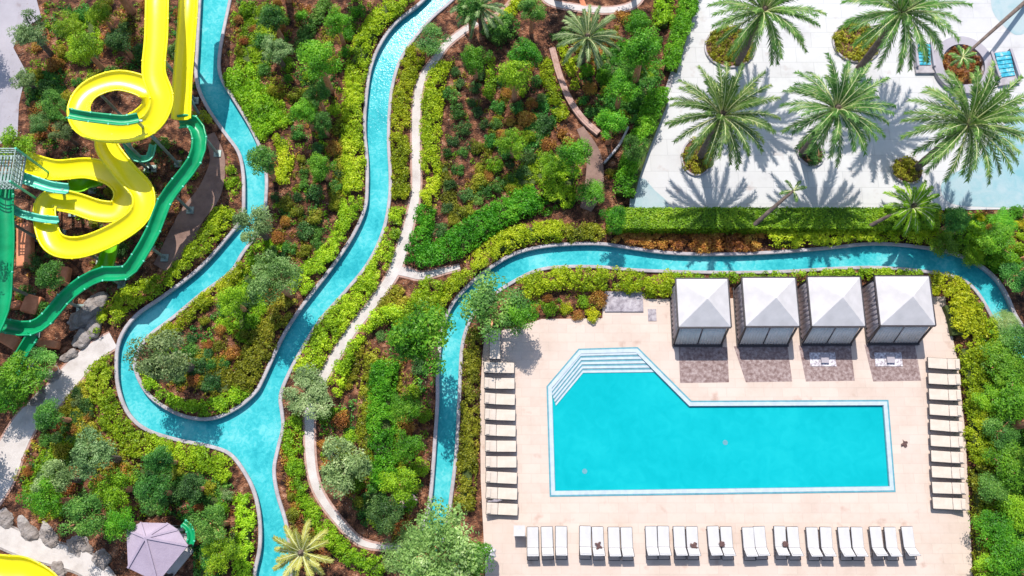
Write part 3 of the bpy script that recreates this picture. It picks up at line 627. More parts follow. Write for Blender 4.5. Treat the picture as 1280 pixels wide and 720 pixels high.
rk = [(6,648,.6,1.3,'pale boulder at the left edge above the bottom left pale path'),(34,663,.6,1.6,'pale boulder second from the left along the top of the bottom left path'),(60,672,.55,2.2,'long flat tan boulder above the bottom left pale path'),(100,683,.7,1.4,'grey pale boulder where the bottom left path turns towards the gazebo'),(128,698,.6,1.3,'pale boulder between the bottom left path and the gazebo'),(75,712,.5,1.3,'small boulder beside the tip of the yellow slide end')]
for x, y, r, st, lab in rk: rock(x, y, r*.85, .4, st, random.uniform(-.9, -.2), lab, group='boulders of the bottom left rock wall')
rk2 = [(113,388,.75,'ribbed tan boulder just below the long green slide'),(124,376,.5,'small tan boulder nearest the left river hedge'),(100,402,.6,'tan boulder left of the ribbed one below the green slide'),(117,412,.55,'tan boulder above the start of the left footpath'),(104,424,.5,'tan boulder at the start of the left footpath'),(88,445,.38,'small boulder on the left footpath edge'),(68,468,.45,'rounded pale boulder on the left footpath'),(48,498,.4,'pale boulder low on the left footpath')]
for x, y, r, lab in rk2: rock(x, y, r, .7, 1.5, .9+random.uniform(-.4, .4), lab, group='boulders along the left footpath')
rock(512, 627, .42, .5, 1.2, 0, 'small round pale pink stone beside the narrow river', mat='pink')
# ------------------------------------------------------------------ gazebo bottom left
gx, gy, _ = G(195, 688, 0); gz = empty('gazebo', (gx, gy, 0)); tag(gz, 'mauve grey pyramid roofed gazebo in the lower left garden', 'gazebo')
ev = [G(*p, 2.7)[:2] for p in ((158,662),(176,653),(210,654),(222,662),(235,682),(197,728),(160,710))]
ap = G(181, 672, 3.6)
m = MB(); n = len(ev); m.v = [(x-gx, y-gy, 2.7) for x, y in ev]+[(x-gx, y-gy, 2.58) for x, y in ev]+[(ap[0]-gx, ap[1]-gy, 3.5)]
m.f = [(i, (i+1) % n, 2*n) for i in range(n)]+[(i, n+i, n+(i+1) % n, (i+1) % n) for i in range(n)]+[tuple(range(n, 2*n))]; m.m = [0]*len(m.f)
rf = m.build('roof', M['roofgrey'], gz)
m = MB()
for x, y in ev: m.beam((x-gx, y-gy, 2.74), (ap[0]-gx, ap[1]-gy, 3.55), .12, .05)
m.build('ridge_cap', M['roofgrey'], rf)
for x, y in ev:
    m = MB(); m.tube([((x-gx)*.85, (y-gy)*.85, 0), ((x-gx)*.85, (y-gy)*.85, 2.62)], .09, 8); m.build('post', M['frame'], gz)
m = MB(); m.prism([((x-gx)*.9, (y-gy)*.9) for x, y in ev], 0, .1); m.build('floor', M['path'], gz)
flume('green_slide', [(228,653,1.0),(236,660,.98),(239,672,.96),(236,682,.94)], .3, 'green', 'tiny green slide bend beside the gazebo roof', deep=.18, posts=(.5,))
# ------------------------------------------------------------------ loungers
def lounger(cushion, label, up=.5):
    r = empty('sun_lounger', (0, 0, 0)); tag(r, label, 'sun lounger')
    L, W, hz = 1.95, .74, .32; hx = .26
    m = MB()
    for s in (-1, 1): m.beam((-L/2, s*(W/2-.02), hz), (L/2, s*(W/2-.02), hz), .045, .05)
    for x in (-L/2, hx, L/2): m.beam((x, -W/2+.04, hz), (x, W/2-.04, hz), .04, .045)
    m.build('frame', M['frame'], r)
    for x in (-L/2+.18, L/2-.2):
        for s in (-1, 1):
            m = MB(); m.tube([(x, s*(W/2-.03), 0), (x, s*(W/2-.03), hz)], .024, 6); m.build('leg', M['frame'], r)
    def pad(a, b, za, zb, th, name):
        A = Vector((a, 0, za)); B = Vector((b, 0, zb)); m = MB(); m.beam(A, B, W-.05, th); o = m.build(name, M[cushion], r)
        bv = o.modifiers.new('b', 'BEVEL'); bv.width = .03; bv.segments = 2; return o
    pad(-L/2+.01, hx-.01, hz+.065, hz+.065, .08, 'seat')
    bl = L/2-hx+.02; bx, bz = hx+bl*math.cos(up), hz+.07+bl*math.sin(up)
    bk = pad(hx+.01, bx, hz+.075, bz, .07, 'backrest')
    m = MB(); d = Vector((bx-hx, 0, bz-hz-.07)).normalized(); nn = Vector((-d.z, 0, d.x)); e = Vector((bx, 0, bz))-d*.16+nn*.06
    m.beam(e-d*.11, e+d*.11, W-.16, .07); o = m.build('pillow', M[cushion], bk); bv = o.modifiers.new('b', 'BEVEL'); bv.width = .03; bv.segments = 3
    m = MB()
    for s in (-1, 1): m.beam((hx, s*(W/2-.01), hz+.03), (bx, s*(W/2-.01), bz-.05), .03, .03)
    m.beam((bx, -W/2, bz-.05), (bx, W/2, bz-.05), .035, .035)
    m.build('back_frame', M['frame'], r)
    return r
ORD = ['first','second','third','fourth','fifth','sixth','seventh','eighth','ninth','tenth','eleventh','twelfth','thirteenth','fourteenth','fifteenth','sixteenth','seventeenth','eighteenth','nineteenth','twentieth','twenty first','twenty second','twenty third','twenty fourth']
wp = lounger('white_sling', 'x', .92); bp = lounger('beige_sling', 'x', .32)
bx_ = [666,684,701.5,731.5,747.5,767.5,783.5,814.5,829.5,849.5,865.5,892.5,908.5,936,950.5,975.5,992,1016,1033,1056,1072,1096,1114,1136]
for i, x in enumerate(bx_):
    o = wp if i == 0 else copy_tree(wp); g = G(x, 679, .4); o.location = (g[0], g[1]+random.uniform(-.04, .04), .05); o.rotation_euler = (0, 0, -PI/2+random.uniform(-.03, .03))
    tag(o, f'white sun lounger along the bottom of the deck, {ORD[i]} from the left', 'sun lounger', 'white loungers in the bottom row of the deck')
for i in range(10):
    o = bp if i == 0 else copy_tree(bp); y = 462+i*19.6; g = G(624+i*.4, y-2, .35); o.location = (g[0], g[1], .05); o.rotation_euler = (0, 0, PI+random.uniform(-.03, .03)-.03)
    tag(o, f'beige sun lounger in the left column of the deck, {ORD[i]} from the top', 'sun lounger', 'beige loungers in the left column of the deck')
for i in range(10):
    o = copy_tree(bp); y = 456+i*19.4; g = G(1178+i*.75, y-1, .35); o.location = (g[0], g[1], .05); o.rotation_euler = (0, 0, -.06+random.uniform(-.03, .03))
    tag(o, f'beige sun lounger in the right column of the deck, {ORD[i]} from the top', 'sun lounger', 'beige loungers in the right column of the deck')
for (x, y, z, lab) in ((748,682,.5,'dark crumpled towel on the fifth bottom lounger'),(867,682,.5,'dark crumpled towel on the eleventh bottom lounger'),(902,680,.5,'dark towel between the twelfth and thirteenth bottom loungers'),(981,680,.5,'dark towel between the sixteenth and seventeenth bottom loungers'),(1130,555,.0,'small brown towel dropped on the deck right of the pool'),(618,626,.42,'olive towel strip across the ninth left lounger')):
    m = MB(); o3 = random.uniform(0, 9); nx, ny = 9, 5
    wx, wy = (.36, .30) if 'strip' not in lab else (.8, .12)
    for i in range(nx):
        for j in range(ny):
            u, v = i/(nx-1)-.5, j/(ny-1)-.5; m.v.append((u*wx*(1+.25*math.sin(9*v+o3)), v*wy*(1+.3*math.sin(7*u+o3)), .05+.035*math.sin(11*u+o3+6*v)))
    m.f = [(i*ny+j, (i+1)*ny+j, (i+1)*ny+j+1, i*ny+j+1) for i in range(nx-1) for j in range(ny-1)]; m.m = [0]*len(m.f)
    o = m.build('towel', M['towel'] if 'olive' not in lab else M['stonepad'], smooth=True); g = G(x, y, z); o.location = (g[0], g[1], z+.03); o.rotation_euler = (0, 0, random.uniform(0, 3) if 'strip' not in lab else .1)
    sd = o.modifiers.new('s', 'SOLIDIFY'); sd.thickness = .03; tag(o, lab, 'towel')
# towel bin and folded parasol at the left corner
g = G(649, 663); r = empty('towel_bin', (g[0], g[1], .05)); tag(r, 'white towel bin with a brown front beside the lowest left lounger', 'bin')
m = MB(); m.box((0, 0, .5), (.6, .55, 1.0)); m.build('body', M['towel'], r)
m = MB(); m.box((0, 0, 1.03), (.68, .62, .06)); m.build('lid', M['white_sling'], r); m = MB(); m.box((0, -.3, .5), (.4, .02, .6)); m.build('door', M['terracotta'], r)
g = G(611, 690); r = empty('folded_parasol', (g[0], g[1], .05)); tag(r, 'folded white parasol on a dark base at the bottom left of the deck', 'parasol')
m = MB(); m.tube([(0,0,0), (0,0,2.3)], .03, 8); m.build('pole', M['frame'], r)
m = MB(); m.tube([(0,0,.0), (0,0,.1)], .28, 12); m.build('base', M['frame'], r)
m = MB(); nn_ = 16; zs = [2.35, 2.2, 1.9, 1.5, 1.1, .8]; rr = [.03, .2, .38, .42, .36, .2]
for z, q in zip(zs, rr): m.v += [((q*(1+.28*(k % 2)))*math.cos(2*PI*k/nn_), (q*(1+.28*(k % 2)))*math.sin(2*PI*k/nn_), z) for k in range(nn_)]
m.f = [(i*nn_+k, i*nn_+(k+1) % nn_, (i+1)*nn_+(k+1) % nn_, (i+1)*nn_+k) for i in range(5) for k in range(nn_)]; m.m = [0]*len(m.f); m.build('canopy', M['white_sling'], r)
# ------------------------------------------------------------------ cabanas
cab = [((845,349.5),(909.6,349),(912,408),(850,408),(839.6,432),(903,432)), ((929,348),(994,348),(998,407),(932.5,407),(917,432),(984.6,431)),
       ((1010,347),(1075,347),(1080,406),(1016,408),(998,431),(1063,430)), ((1095,346),(1162,346),(1167,406),(1101,406),(1080,430),(1143,429))]
CN = ['leftmost', 'second from left', 'third from left', 'rightmost']
for ci, (tl, tr, br, bl, fl, fr) in enumerate(cab):
    hr = 2.5
    T = [Vector(G(*p, hr)) for p in (tl, tr, br, bl)]; x0 = (T[0].x+T[3].x)/2; x1 = (T[1].x+T[2].x)/2; y1 = (T[0].y+T[1].y)/2; y0 = (T[2].y+T[3].y)/2
    yf = Vector(G(*fl)).y; cx, cy = (x0+x1)/2, (y0+y1)/2; w, d = x1-x0, y1-y0; ff = yf-cy
    r = empty('cabana', (cx, cy, .05)); tag(r, f'white pyramid canopied cabana with dark frame, {CN[ci]} of the four', 'cabana', 'cabanas in a row beside the river')
    m = MB(); hw, hd = w/2, d/2
    m.v = [(-hw-.02,-hd-.02,hr-.05),(hw+.02,-hd-.02,hr-.05),(hw+.02,hd+.02,hr-.05),(-hw-.02,hd+.02,hr-.05),(.05,.02,hr+.95)]
    m.f = [(0,1,4),(1,2,4),(2,3,4),(3,0,4)]; m.m = [0]*4
    cp = m.build('canopy', M['canvas'], r)
    sd = cp.modifiers.new('s', 'SOLIDIFY'); sd.thickness = .02
    m = MB()
    hw += .05; hd += .05
    for a, b in (((-hw,-hd),(hw,-hd)),((hw,-hd),(hw,hd)),((hw,hd),(-hw,hd)),((-hw,hd),(-hw,-hd))): m.beam((*a, hr-.12), (*b, hr-.12), .13, .12)
    m.build('eaves_frame', M['frame'], r); hw -= .05; hd -= .05
    for sx in (-1, 1):
        m = MB(); m.beam((sx*(hw-.05), ff, 0), (sx*(hw-.04), -hd+.03, hr-.12), .10); m.build('post', M['frame'], r)
        m = MB(); m.beam((sx*(hw-.05), hd-.05, 0), (sx*(hw-.05), hd-.05, hr-.12), .10); m.build('post', M['frame'], r)
    m = MB(); m.beam((-hw-.02, ff-.03, .09), (hw+.02, ff-.03, .09), .14, .16)
    for sx in (-1, 1): m.beam((sx*hw, ff, .07), (sx*hw, hd, .07), .1, .12)
    m.beam((-hw, hd, .07), (hw, hd, .07), .1, .12); m.build('base_frame', M['frame'], r)
    for nmx, pl in (('side_curtain', [(-hw+.03, ff+.3), (-hw+.03, hd-.1)]), ('back_curtain', [(-hw+.1, hd-.04), (hw-.1, hd-.04)])):
        m = MB(); n = 44; a, b = pl
        for k in range(n+1):
            t = k/n; wv = .035*math.sin(k*1.6)
            x = a[0]+(b[0]-a[0])*t+(wv if nmx[0] == 's' else 0); y = a[1]+(b[1]-a[1])*t+(0 if nmx[0] == 's' else wv)
            top = hr-.2 if nmx[0] == 'b' or y > -hd else hr-.2
            ysh = y if not (nmx[0] == 's' and y < -hd+.1) else -hd+.1
            m.v += [(x, y, .1), (x, ysh, top)]
        m.f = [(2*k, 2*k+2, 2*k+3, 2*k+1) for k in range(n)]; m.m = [0]*n
        o = m.build(nmx, M['curtain'], r, smooth=True); sd = o.modifiers.new('s', 'SOLIDIFY'); sd.thickness = .012
    m = MB(); m.box((0, (ff+hd)/2, .02), (w-.1, hd-ff-.1, .04)); m.build('floor_panel', M['rug'] if False else M['curtain'], r)
    fy0, fy1 = ff+.06, -hd+.10
    for sx in (-1, 1):
        m = MB(); n = 30
        for k in range(n+1):
            x = sx*(.05+(hw-.14)*k/n); wv = .03*math.sin(k*1.7)
            m.v += [(x, fy0+wv, .2), (x, fy1+wv, hr-.22)]
        m.f = [(2*k, 2*k+2, 2*k+3, 2*k+1) for k in range(n)]; m.m = [0]*n
        o = m.build('front_curtain', M['canvas'], r, smooth=True); sd = o.modifiers.new('s', 'SOLIDIFY'); sd.thickness = .012
    m = MB(); m.beam((0, fy0+.02, .2), (0, fy0*.5+fy1*.5+.02, hr*.5), .06, .05); m.build('curtain_tie', M['frame'], r)
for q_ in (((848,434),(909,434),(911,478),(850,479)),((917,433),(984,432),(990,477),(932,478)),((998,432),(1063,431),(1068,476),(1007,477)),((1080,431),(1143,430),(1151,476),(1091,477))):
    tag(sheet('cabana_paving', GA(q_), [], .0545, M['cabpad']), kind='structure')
for (a, b, lab) in (((1011,441),(1045,458),'pale woven rug on the brown paving before the third cabana'), ((1092,441),(1128,458),'pale woven rug on the brown paving before the rightmost cabana')):
    A, B = G(*a), G(*b); m = MB(); m.box((0, 0, .016), (B[0]-A[0], A[1]-B[1], .018)); o = m.build('rug', M['rug']); o.location = ((A[0]+B[0])/2, (A[1]+B[1])/2, .056); tag(o, lab, 'rug')
    m = MB(); m.box((0, 0, .12), (.5, .5, .06)); [m.box((sx, sy, .05), (.05, .05, .1)) for sx in (-.2, .2) for sy in (-.2, .2)]
    o2 = m.build('low_table', M['curtain']); o2.location = ((A[0]+B[0])/2+.1, (A[1]+B[1])/2, .08); tag(o2, 'small low grey table on the rug of the '+('third' if a[0] < 1050 else 'rightmost')+' cabana', 'table')
A, B = G(755,365), G(804,390); m = MB(); m.box((0, 0, .05), (B[0]-A[0], A[1]-B[1], .1)); o = m.build('stone_pad', M['stonepad']); o.location = ((A[0]+B[0])/2, (A[1]+B[1])/2, .052); tag(o, 'dark grey stone slab at the river side of the upper deck', 'slab')
g = G(815, 394); m = MB(); m.box((0, 0, .02), (.55, .8, .04)); o = m.build('door_mat', M['stonepad']); o.location = (g[0], g[1], .052); tag(o, 'small grey mat on the deck left of the leftmost cabana', 'mat')
g = G(619, 432); o = copy_tree(bp); o.location = (g[0], g[1], .05); o.rotation_euler = (0, 0, PI/2); tag(o, 'beige sun lounger half hidden under the dark tree at the deck corner', 'sun lounger', 'loungers under the corner tree')
# ------------------------------------------------------------------ trees, shrubs, palms
rs = np.random.RandomState
def sph(n, rng, flat=1.0):
    u = rng.normal(0, 1, (n, 3)); u /= np.linalg.norm(u, axis=1, keepdims=True); return u
def crown_leaves(R, Hc, zc, nclump, per, size, rng, cr=.34, conic=0, low=.0, asp=.5):
    """clumps of leaves spread through an uneven ellipsoid"""
    u = sph(nclump, rng); rad = rng.uniform(.35, 1, nclump)**.6
    lob = 1+.22*np.sin(3*np.arctan2(u[:, 1], u[:, 0])+rng.uniform(0, 6))+rng.uniform(-.15, .15, nclump)
    c = u*rad[:, None]*np.array([R*.8, R*.8, Hc*.8])*lob[:, None]
    if conic: c[:, :2] *= np.clip(1-conic*(c[:, 2:3]/Hc), .2, 1.6)
    c[:, 2] = np.maximum(c[:, 2], -Hc*low) if low else c[:, 2]
    rr = R*cr*rng.uniform(.7, 1.25, nclump)
    v = sph(nclump*per, rng).reshape(nclump, per, 3); v[..., 2] = np.where(v[..., 2] < -.35, -v[..., 2], v[..., 2])
    pts = c[:, None]+v*rr[:, None, None]*rng.uniform(.55, 1.1, (nclump, per, 1))*np.array([1, 1, .75])
    nr = v*1.0+np.array([0, 0, .35])
    q = quads(pts.reshape(-1, 3), nr.reshape(-1, 3), size, asp, rng, .5); q[:, 2] += zc
    c = c.copy(); c[:, 2] += zc
    return q, c
def make_tree(kind, R, Hc, ht, leafm, trunkm, nclump, per, size, seed, cr=.34, conic=0, name='tree'):
    rng = rs(seed); random.seed(seed); r = empty(name, (0, 0, 0)); zc = ht
    q, c = crown_leaves(R, Hc, zc, nclump, per, size, rng, cr, conic)
    leafobj('crown', q, M[leafm], parent=r)
    m = MB(); tr = .13+.05*R; hb = max(ht-Hc*.7, ht*.45); bx, by = rng.uniform(-.15, .15, 2)*R*.5
    m.tube([(0,0,-.05), (bx*.3, by*.3, hb*.45), (bx, by, hb), (bx*.8, by*.8, ht)], [tr*1.25, tr, tr*.75, tr*.3], 8)
    order = rng.permutation(nclump)[:9]
    for i in order:
        e = c[i]*[.85, .85, 1]; s = Vector((bx, by, hb*rng.uniform(.8, 1.05))); e = Vector(e); mid = s.lerp(e, .5)+Vector((0, 0, -.08*R))
        m.tube([s, mid, e], [tr*.5, tr*.3, tr*.1], 6)
    m.build('trunk', M[trunkm], r)
    return r
PROTO = {}
def proto(key, fn): PROTO[key] = [fn, 0]
def use(key):
    if key not in PROTO: raise KeyError(key)
    fn, n = PROTO[key]
    if n == 0: o = fn(); PROTO[key] = [fn, o]; return o
    return copy_tree(n)
# unit crown radius about 1.5 m
for j in range(2):
    proto(f'vgr{j}', lambda j=j: make_tree('t', 1.5, 1.2, 4.4, 'vgr', 'trunk', 36, 150, .15, 10+j, name='broadleaf_tree'))
    proto(f'grn{j}', lambda j=j: make_tree('t', 1.5, 1.2, 4.4, 'grn', 'trunk', 34, 150, .15, 20+j, name='broadleaf_tree'))
    proto(f'sage{j}', lambda j=j: make_tree('t', 1.5, 1.2, 3.6, 'sage', 'trunk', 60, 120, .12, 60+j, cr=.26, name='broadleaf_tree'))
    proto(f'gry{j}', lambda j=j: make_tree('t', 1.5, 1.1, 3.6, 'gry', 'dtrunk', 50, 110, .14, 30+j, cr=.26, name='olive_tree'))
    proto(f'drk{j}', lambda j=j: make_tree('t', 1.5, 1.1, 4.0, 'drk', 'trunk', 34, 130, .15, 40+j, name='broadleaf_tree'))
    proto(f'lim{j}', lambda j=j: make_tree('t', 1.5, 1.1, 3.8, 'lim', 'trunk', 38, 130, .145, 50+j, name='broadleaf_tree'))
def place_tree(px, py, rpx, key, label, cat='tree', ht=None, group=None):
    o = use(key); r_ = rpx; s = rpx*.050/1.5; h0 = {'gry': 3.6, 'lim': 3.8, 'drk': 4.0}.get(key[:3], 4.4)*1.0
    zs = s*random.uniform(.85, 1.05)
    if 1200 < px < 1290 or key == 'grn0' and r_ == 42: zs *= .5
    for q in (1, .88, .76, .64, .54, .46):
        g = G(px, py, h0*zs*q)
        if clear(g[0], g[1], .1)[0]: break
    zs *= q
    o.location = (g[0], g[1], 0); o.scale = (s, s, zs); o.rotation_euler = (0, 0, random.uniform(0, 2*PI)); tag(o, label, cat, group)
    return o
random.seed(5)
T = [ # px, py, radius px, kind, label
 (105,60,26,'lim0','bright lime green tree in the top left grove beside the brown bare ground'),
 (84,32,20,'lim1','lime green tree at the top left between the fan tree and the brown trunk'),
 (125,18,19,'lim0','small lime green tree at the top left nearest the top edge'),
 (36,40,27,'gry0','grey green feathery tree overhanging the lavender paving at the top left'),
 (30,98,17,'gry1','small grey green tree at the paving edge, below the large feathery one'),
 (148,50,20,'drk0','dark brownish tree left of the long yellow slide at the top'),
 (66,130,18,'grn0','mid green tree left of the upper yellow loop'),
 (48,155,17,'drk1','dark green tree at the left edge of the grove above the slide tower'),
 (20,183,24,'lim1','light green tree beside the slide tower top'),
 (78,165,17,'gry0','grey green tree just below left of the upper yellow loop'),
 (340,22,22,'grn1','mid green tree at the top of the island beside the upper left river'),
 (344,62,22,'gry1','pale grey green tree in the upper island, left of the vivid tree'),
 (397,75,30,'vgr0','large vivid green tree with orange trunk in the upper island'),
 (420,28,20,'vgr1','vivid green tree near the top of the island beside the yellow hedge'),
 (395,118,18,'grn0','green tree just below the large vivid tree of the island'),
 (380,140,19,'vgr0','vivid green tree in the middle of the upper island'),
 (402,152,17,'grn1','smaller green tree right of the middle island trees'),
 (327,200,23,'grn1','round green tree bridging the left river at its narrow bend'),
 (400,207,19,'vgr1','dome shaped green tree alone in the shrubs of the middle island'),
 (318,280,29,'gry0','grey green tree covering the left river between its two visible stretches'),
 (337,342,36,'sage1','large pale green tree in the middle of the island'),
 (290,375,22,'lim0','light green tree on the left half of the island'),
 (345,385,22,'olvt','x'),
 (540,50,24,'grn0','dark green tree standing over the upper footpath beside the river'),
 (587,12,24,'grn1','fan leafed green tree at the top over the path end'),
 (593,73,21,'vgr1','round green tree right of the tree over the upper footpath'),
 (657,68,24,'vgr0','vivid round tree between the dark shrub beds at the top middle'),
 (643,95,25,'lim0','pale green bushy tree just below the vivid round one at the top middle'),
 (665,12,20,'grn0','dark green tree touching the top edge left of the white path'),
 (805,62,31,'vgr1','large vivid green tree with orange trunk beside the slanted plaza edge'),
 (797,30,20,'vgr0','vivid green tree above the large one beside the plaza edge'),
 (778,108,24,'vgr0','bright green tree below the large vivid one near the plaza'),
 (766,155,22,'vgr1','bright green tree over the short grey wall'),
 (793,185,18,'grn0','green tree close to the slanted kerb above the shallow water'),
 (718,193,24,'vgr0','bright round tree on the brown slope above the river'),
 (690,205,18,'lim1','light green tree left of the bright round tree on the slope'),
 (640,178,20,'lim1','olive lime tree in the right dark shrub bed'),
 (383,490,35,'gry1','pale grey green tree at the river junction over the footpath'),
 (428,585,36,'gry0','pale grey green tree right of the lower curved footpath'),
 (205,445,38,'gry1','wide grey green tree on the rounded tip of the island'),
 (532,420,42,'vgr1','large bright green tree leaning over the narrow river'),
 (505,510,20,'vgr0','bright green tree beside the tall hedge column, upper of two'),
 (508,560,20,'vgr1','bright green tree beside the tall hedge column, lower of two'),
 (500,606,22,'lim1','lime green tree at the foot of the tall hedge column'),
 (617,383,42,'grn0','big dark green tree over the river at the top left deck corner'),
 (650,395,22,'vgr0','green tree on the deck side of the big corner tree'),
 (512,690,36,'sage1','grey green tree at the bottom middle, left of the biggest tree'),
 (548,692,52,'sage0','biggest pale green tree at the bottom middle over the end of the river'),
 (590,700,26,'vgr0','bright green tree at the bottom touching the deck corner'),
 (480,645,24,'drk1','dark tree in the shade inside the end of the curved footpath'),
 (115,570,30,'gry1','blue green tree in the middle of the lower left garden'),
 (70,598,24,'gry0','grey green tree left of the middle of the lower left garden'),
 (140,610,24,'lim1','yellow green tree in the lower left garden above the gazebo'),
 (190,615,24,'grn1','dark green tree right above the gazebo roof'),
 (55,625,24,'vgr1','green tree above the pale rock wall at the left'),
 (105,645,26,'grn0','broad green tree between the rock wall and the gazebo'),
 (150,655,20,'vgr0','green tree touching the left side of the gazebo'),
 (200,575,20,'grn1','green tree close to the bank hedge of the lower left garden'),
 (262,655,22,'grn0','green tree right of the gazebo'),
 (275,690,22,'lim1','yellow green tree at the bottom between gazebo and river hedge'),
 (240,610,20,'drk0','dark green tree right above the gazebo beside the red plants'),
 (60,520,22,'grn1','green tree on the right side of the left footpath'),
 (20,470,30,'vgr0','vivid green tree at the left edge above the footpath'),
 (8,500,24,'vgr1','vivid green tree touching the left edge left of the footpath'),
 (50,455,22,'grn0','green tree below the small green slide branch'),
 (62,345,22,'grn1','dark green tree between the terracotta pillars and the lower loop'),
 (1250,300,26,'vgr1','bright green tree on the far right above the river bend'),
 (1215,318,20,'lim0','light green tree outside the right river bend'),
 (1272,345,22,'grn0','dark green tree on the right edge beside the river bend'),
 (1258,402,20,'sage0','pale fine leafed tree hanging over the right end of the river'),
 (1272,425,26,'grn1','green tree at the right edge just below the river end'),
 (1255,455,28,'vgr0','vivid green tree right of the hedge beside the upper right loungers'),
 (1268,500,30,'vgr1','large vivid green tree at the right edge level with the pool top'),
 (1240,500,20,'lim1','light green tree right of the deck level with the pool top'),
 (1252,540,22,'grn0','green tree right of the deck above the small clearing'),
 (1262,585,30,'vgr1','vivid green tree at the right edge below the small clearing'),
 (1240,610,22,'grn1','mid green tree beside the lower right loungers'),
 (1272,640,26,'lim0','light green tree at the right edge near the bottom'),
 (1245,665,26,'vgr0','vivid green tree beside the lower right deck corner'),
 (1268,700,30,'vgr1','large green tree in the bottom right corner'),
 (1240,715,22,'lim1','light green tree at the bottom edge right of the deck'),
 (1195,275,20,'grn1','green bushy tree at the right end of the long clipped hedge'),
 (1180,305,20,'lim1','yellow green bushy tree below the end of the clipped hedge'),
 (1255,275,18,'vgr0','green tree at the edge of the pale shallow water'),
 (740,240,20,'vgr0','bright green tree left of the clipped hedge start'),
 (768,275,18,'vgr1','bright green tree at the left end of the long clipped hedge'),
]
for (x, y, r, k, lab) in T:
    if lab == 'x': continue
    place_tree(x, y, r, k, lab)
# trees just outside the picture so that a step aside still finds a garden
for (x, y) in ((-50,20),(-60,300),(-70,420),(-50,560),(-60,680),(1330,300),(1340,420),(1335,520),(1345,620),(1330,720),(120,-45),(340,-50),(430,-55),(700,-45),(800,-50),(120,770),(230,775),(430,775),(560,790),(1260,780)):
    place_tree(x, y, random.uniform(26, 40), random.choice(['vgr0','grn0','grn1','lim0']), 'green garden tree outside the edge of the photographed area', group='trees outside the frame')
# ---- palms
def frond(mbs, org, az, el, L, rng, nst=30, lw=.5, droop=1.15):
    lv, rb = mbs; p = Vector(org); d = Vector((math.cos(az)*math.cos(el), math.sin(az)*math.cos(el), math.sin(el))); pts = [p.copy()]; dirs = [d.copy()]
    st = L/nst
    for i in range(nst):
        d = (d+Vector((0, 0, -droop/nst*(.4+i/nst)))).normalized(); p = p+d*st; pts.append(p.copy()); dirs.append(d.copy())
    side0 = Vector((-math.sin(az), math.cos(az), 0))
    rb.tube([pts[i] for i in range(0, nst+1, 4)], [.045*(1-i/nst)+.008 for i in range(0, nst+1, 4)], 4)
    for i in range(2, nst+1):
        t = i/nst; ll = lw*(math.sin(min(t*1.25, 1)*PI*.5)**.8)*(1-.55*max(0, t-.55)/.45)
        for s in (-1, 1):
            for q in range(2):
                pp = pts[i-1].lerp(pts[i], q*.5+rng.uniform(0, .2)); a = rng.uniform(.45, .8)
                ld = (side0*s*math.sin(a)+dirs[i]*math.cos(a)+Vector((0, 0, rng.uniform(-.32, .12)))).normalized()
                e = pp+ld*ll*rng.uniform(.85, 1.1)+Vector((0, 0, -.05)); wv = dirs[i]*.05
                lv.extend([pp-wv, pp+wv, e+wv*.15+Vector((0,0,-.01)), e-wv*.15])
def make_palm(R, ht, nf, seed, leafm='palm', name='palm_tree', trunkr=.24, lw=.56, droop=1.2):
    rng = rs(seed); root = empty(name, (0, 0, 0)); m = MB()
    n = 14; lean = rng.uniform(-.1, .1, 2)
    pts = [(lean[0]*(i/n)**2, lean[1]*(i/n)**2, ht*i/n) for i in range(n+1)]; rad = [trunkr*(1.15 if i == 0 else 1)*(1+.08*(i % 2)) for i in range(n+1)]
    m.tube(pts, rad, 12); o = m.build('trunk', M['dtrunk'], root)
    org = Vector((lean[0], lean[1], ht)); lv = []; rb = MB()
    for i in range(nf):
        f = i/nf; el = math.radians(78-88*f**1.0+rng.uniform(-6, 6)); az = i*2.39996+rng.uniform(-.15, .15)
        frond((lv, rb), org+Vector((math.cos(az)*.15, math.sin(az)*.15, 0)), az, el, R*rng.uniform(.95, 1.15)*(1.1 if f > .2 else .85), rng, lw=lw, droop=droop)
    c = leafobj('crown', np.array([tuple(v) for v in lv]), M[leafm], parent=root)
    rb.build('leaf_ribs', M['rib'], c)
    m = MB(); m.tube([org+Vector((0,0,-.35)), org+Vector((0,0,.15)), org+Vector((0,0,.4))], [trunkr*1.35, trunkr*1.2, .06], 10); m.build('crown_base', M['dtrunk'], root)
    return root
pl0 = make_palm(3.05, 6.6, 60, 3); pl1 = make_palm(3.0, 6.6, 56, 4, droop=1.3); pl2 = make_palm(2.9, 6.6, 50, 15, droop=1.45)
def put(o, px, py, s, label, hz=6.6, rz=0, tilt=(0, 0), cat='palm tree', group=None):
    g = G(px, py, hz*s); o.location = (g[0], g[1], 0); o.scale = (s, s, s); o.rotation_euler = (tilt[0], tilt[1], rz); tag(o, label, cat, group); return o
pg = 'date palms on the white plaza'
put(pl0, 955, 14, 1.0, 'date palm at the top of the white plaza, over the leftmost planter', rz=.3, group=pg)
put(pl1, 902, 145, .97, 'date palm on the left of the plaza, nearest the slanted kerb', rz=1, group=pg)
put(pl2, 1046, 138, 1.0, 'date palm in the middle of the plaza', rz=2.2, group=pg)
put(copy_tree(pl1), 1130, 14, 1.08, 'date palm at the top of the plaza beside the cascade steps', rz=3.1, group=pg)
put(copy_tree(pl0), 1211, 154, 1.08, 'date palm on the right of the plaza below the ring planter', rz=4.4, group=pg)
p3 = make_palm(2.0, 3.6, 36, 8, 'gry', 'feather_palm', .2, .42); put(p3, 733, 48, .95, 'pale grey green feather palm in the upper garden below the white path', hz=3.6)
p4 = make_palm(1.5, 2.6, 30, 9, 'lim', 'feather_palm', .14, .4); put(p4, 1143, 258, 1.0, 'small bright palm growing out of the long clipped hedge', hz=2.6)
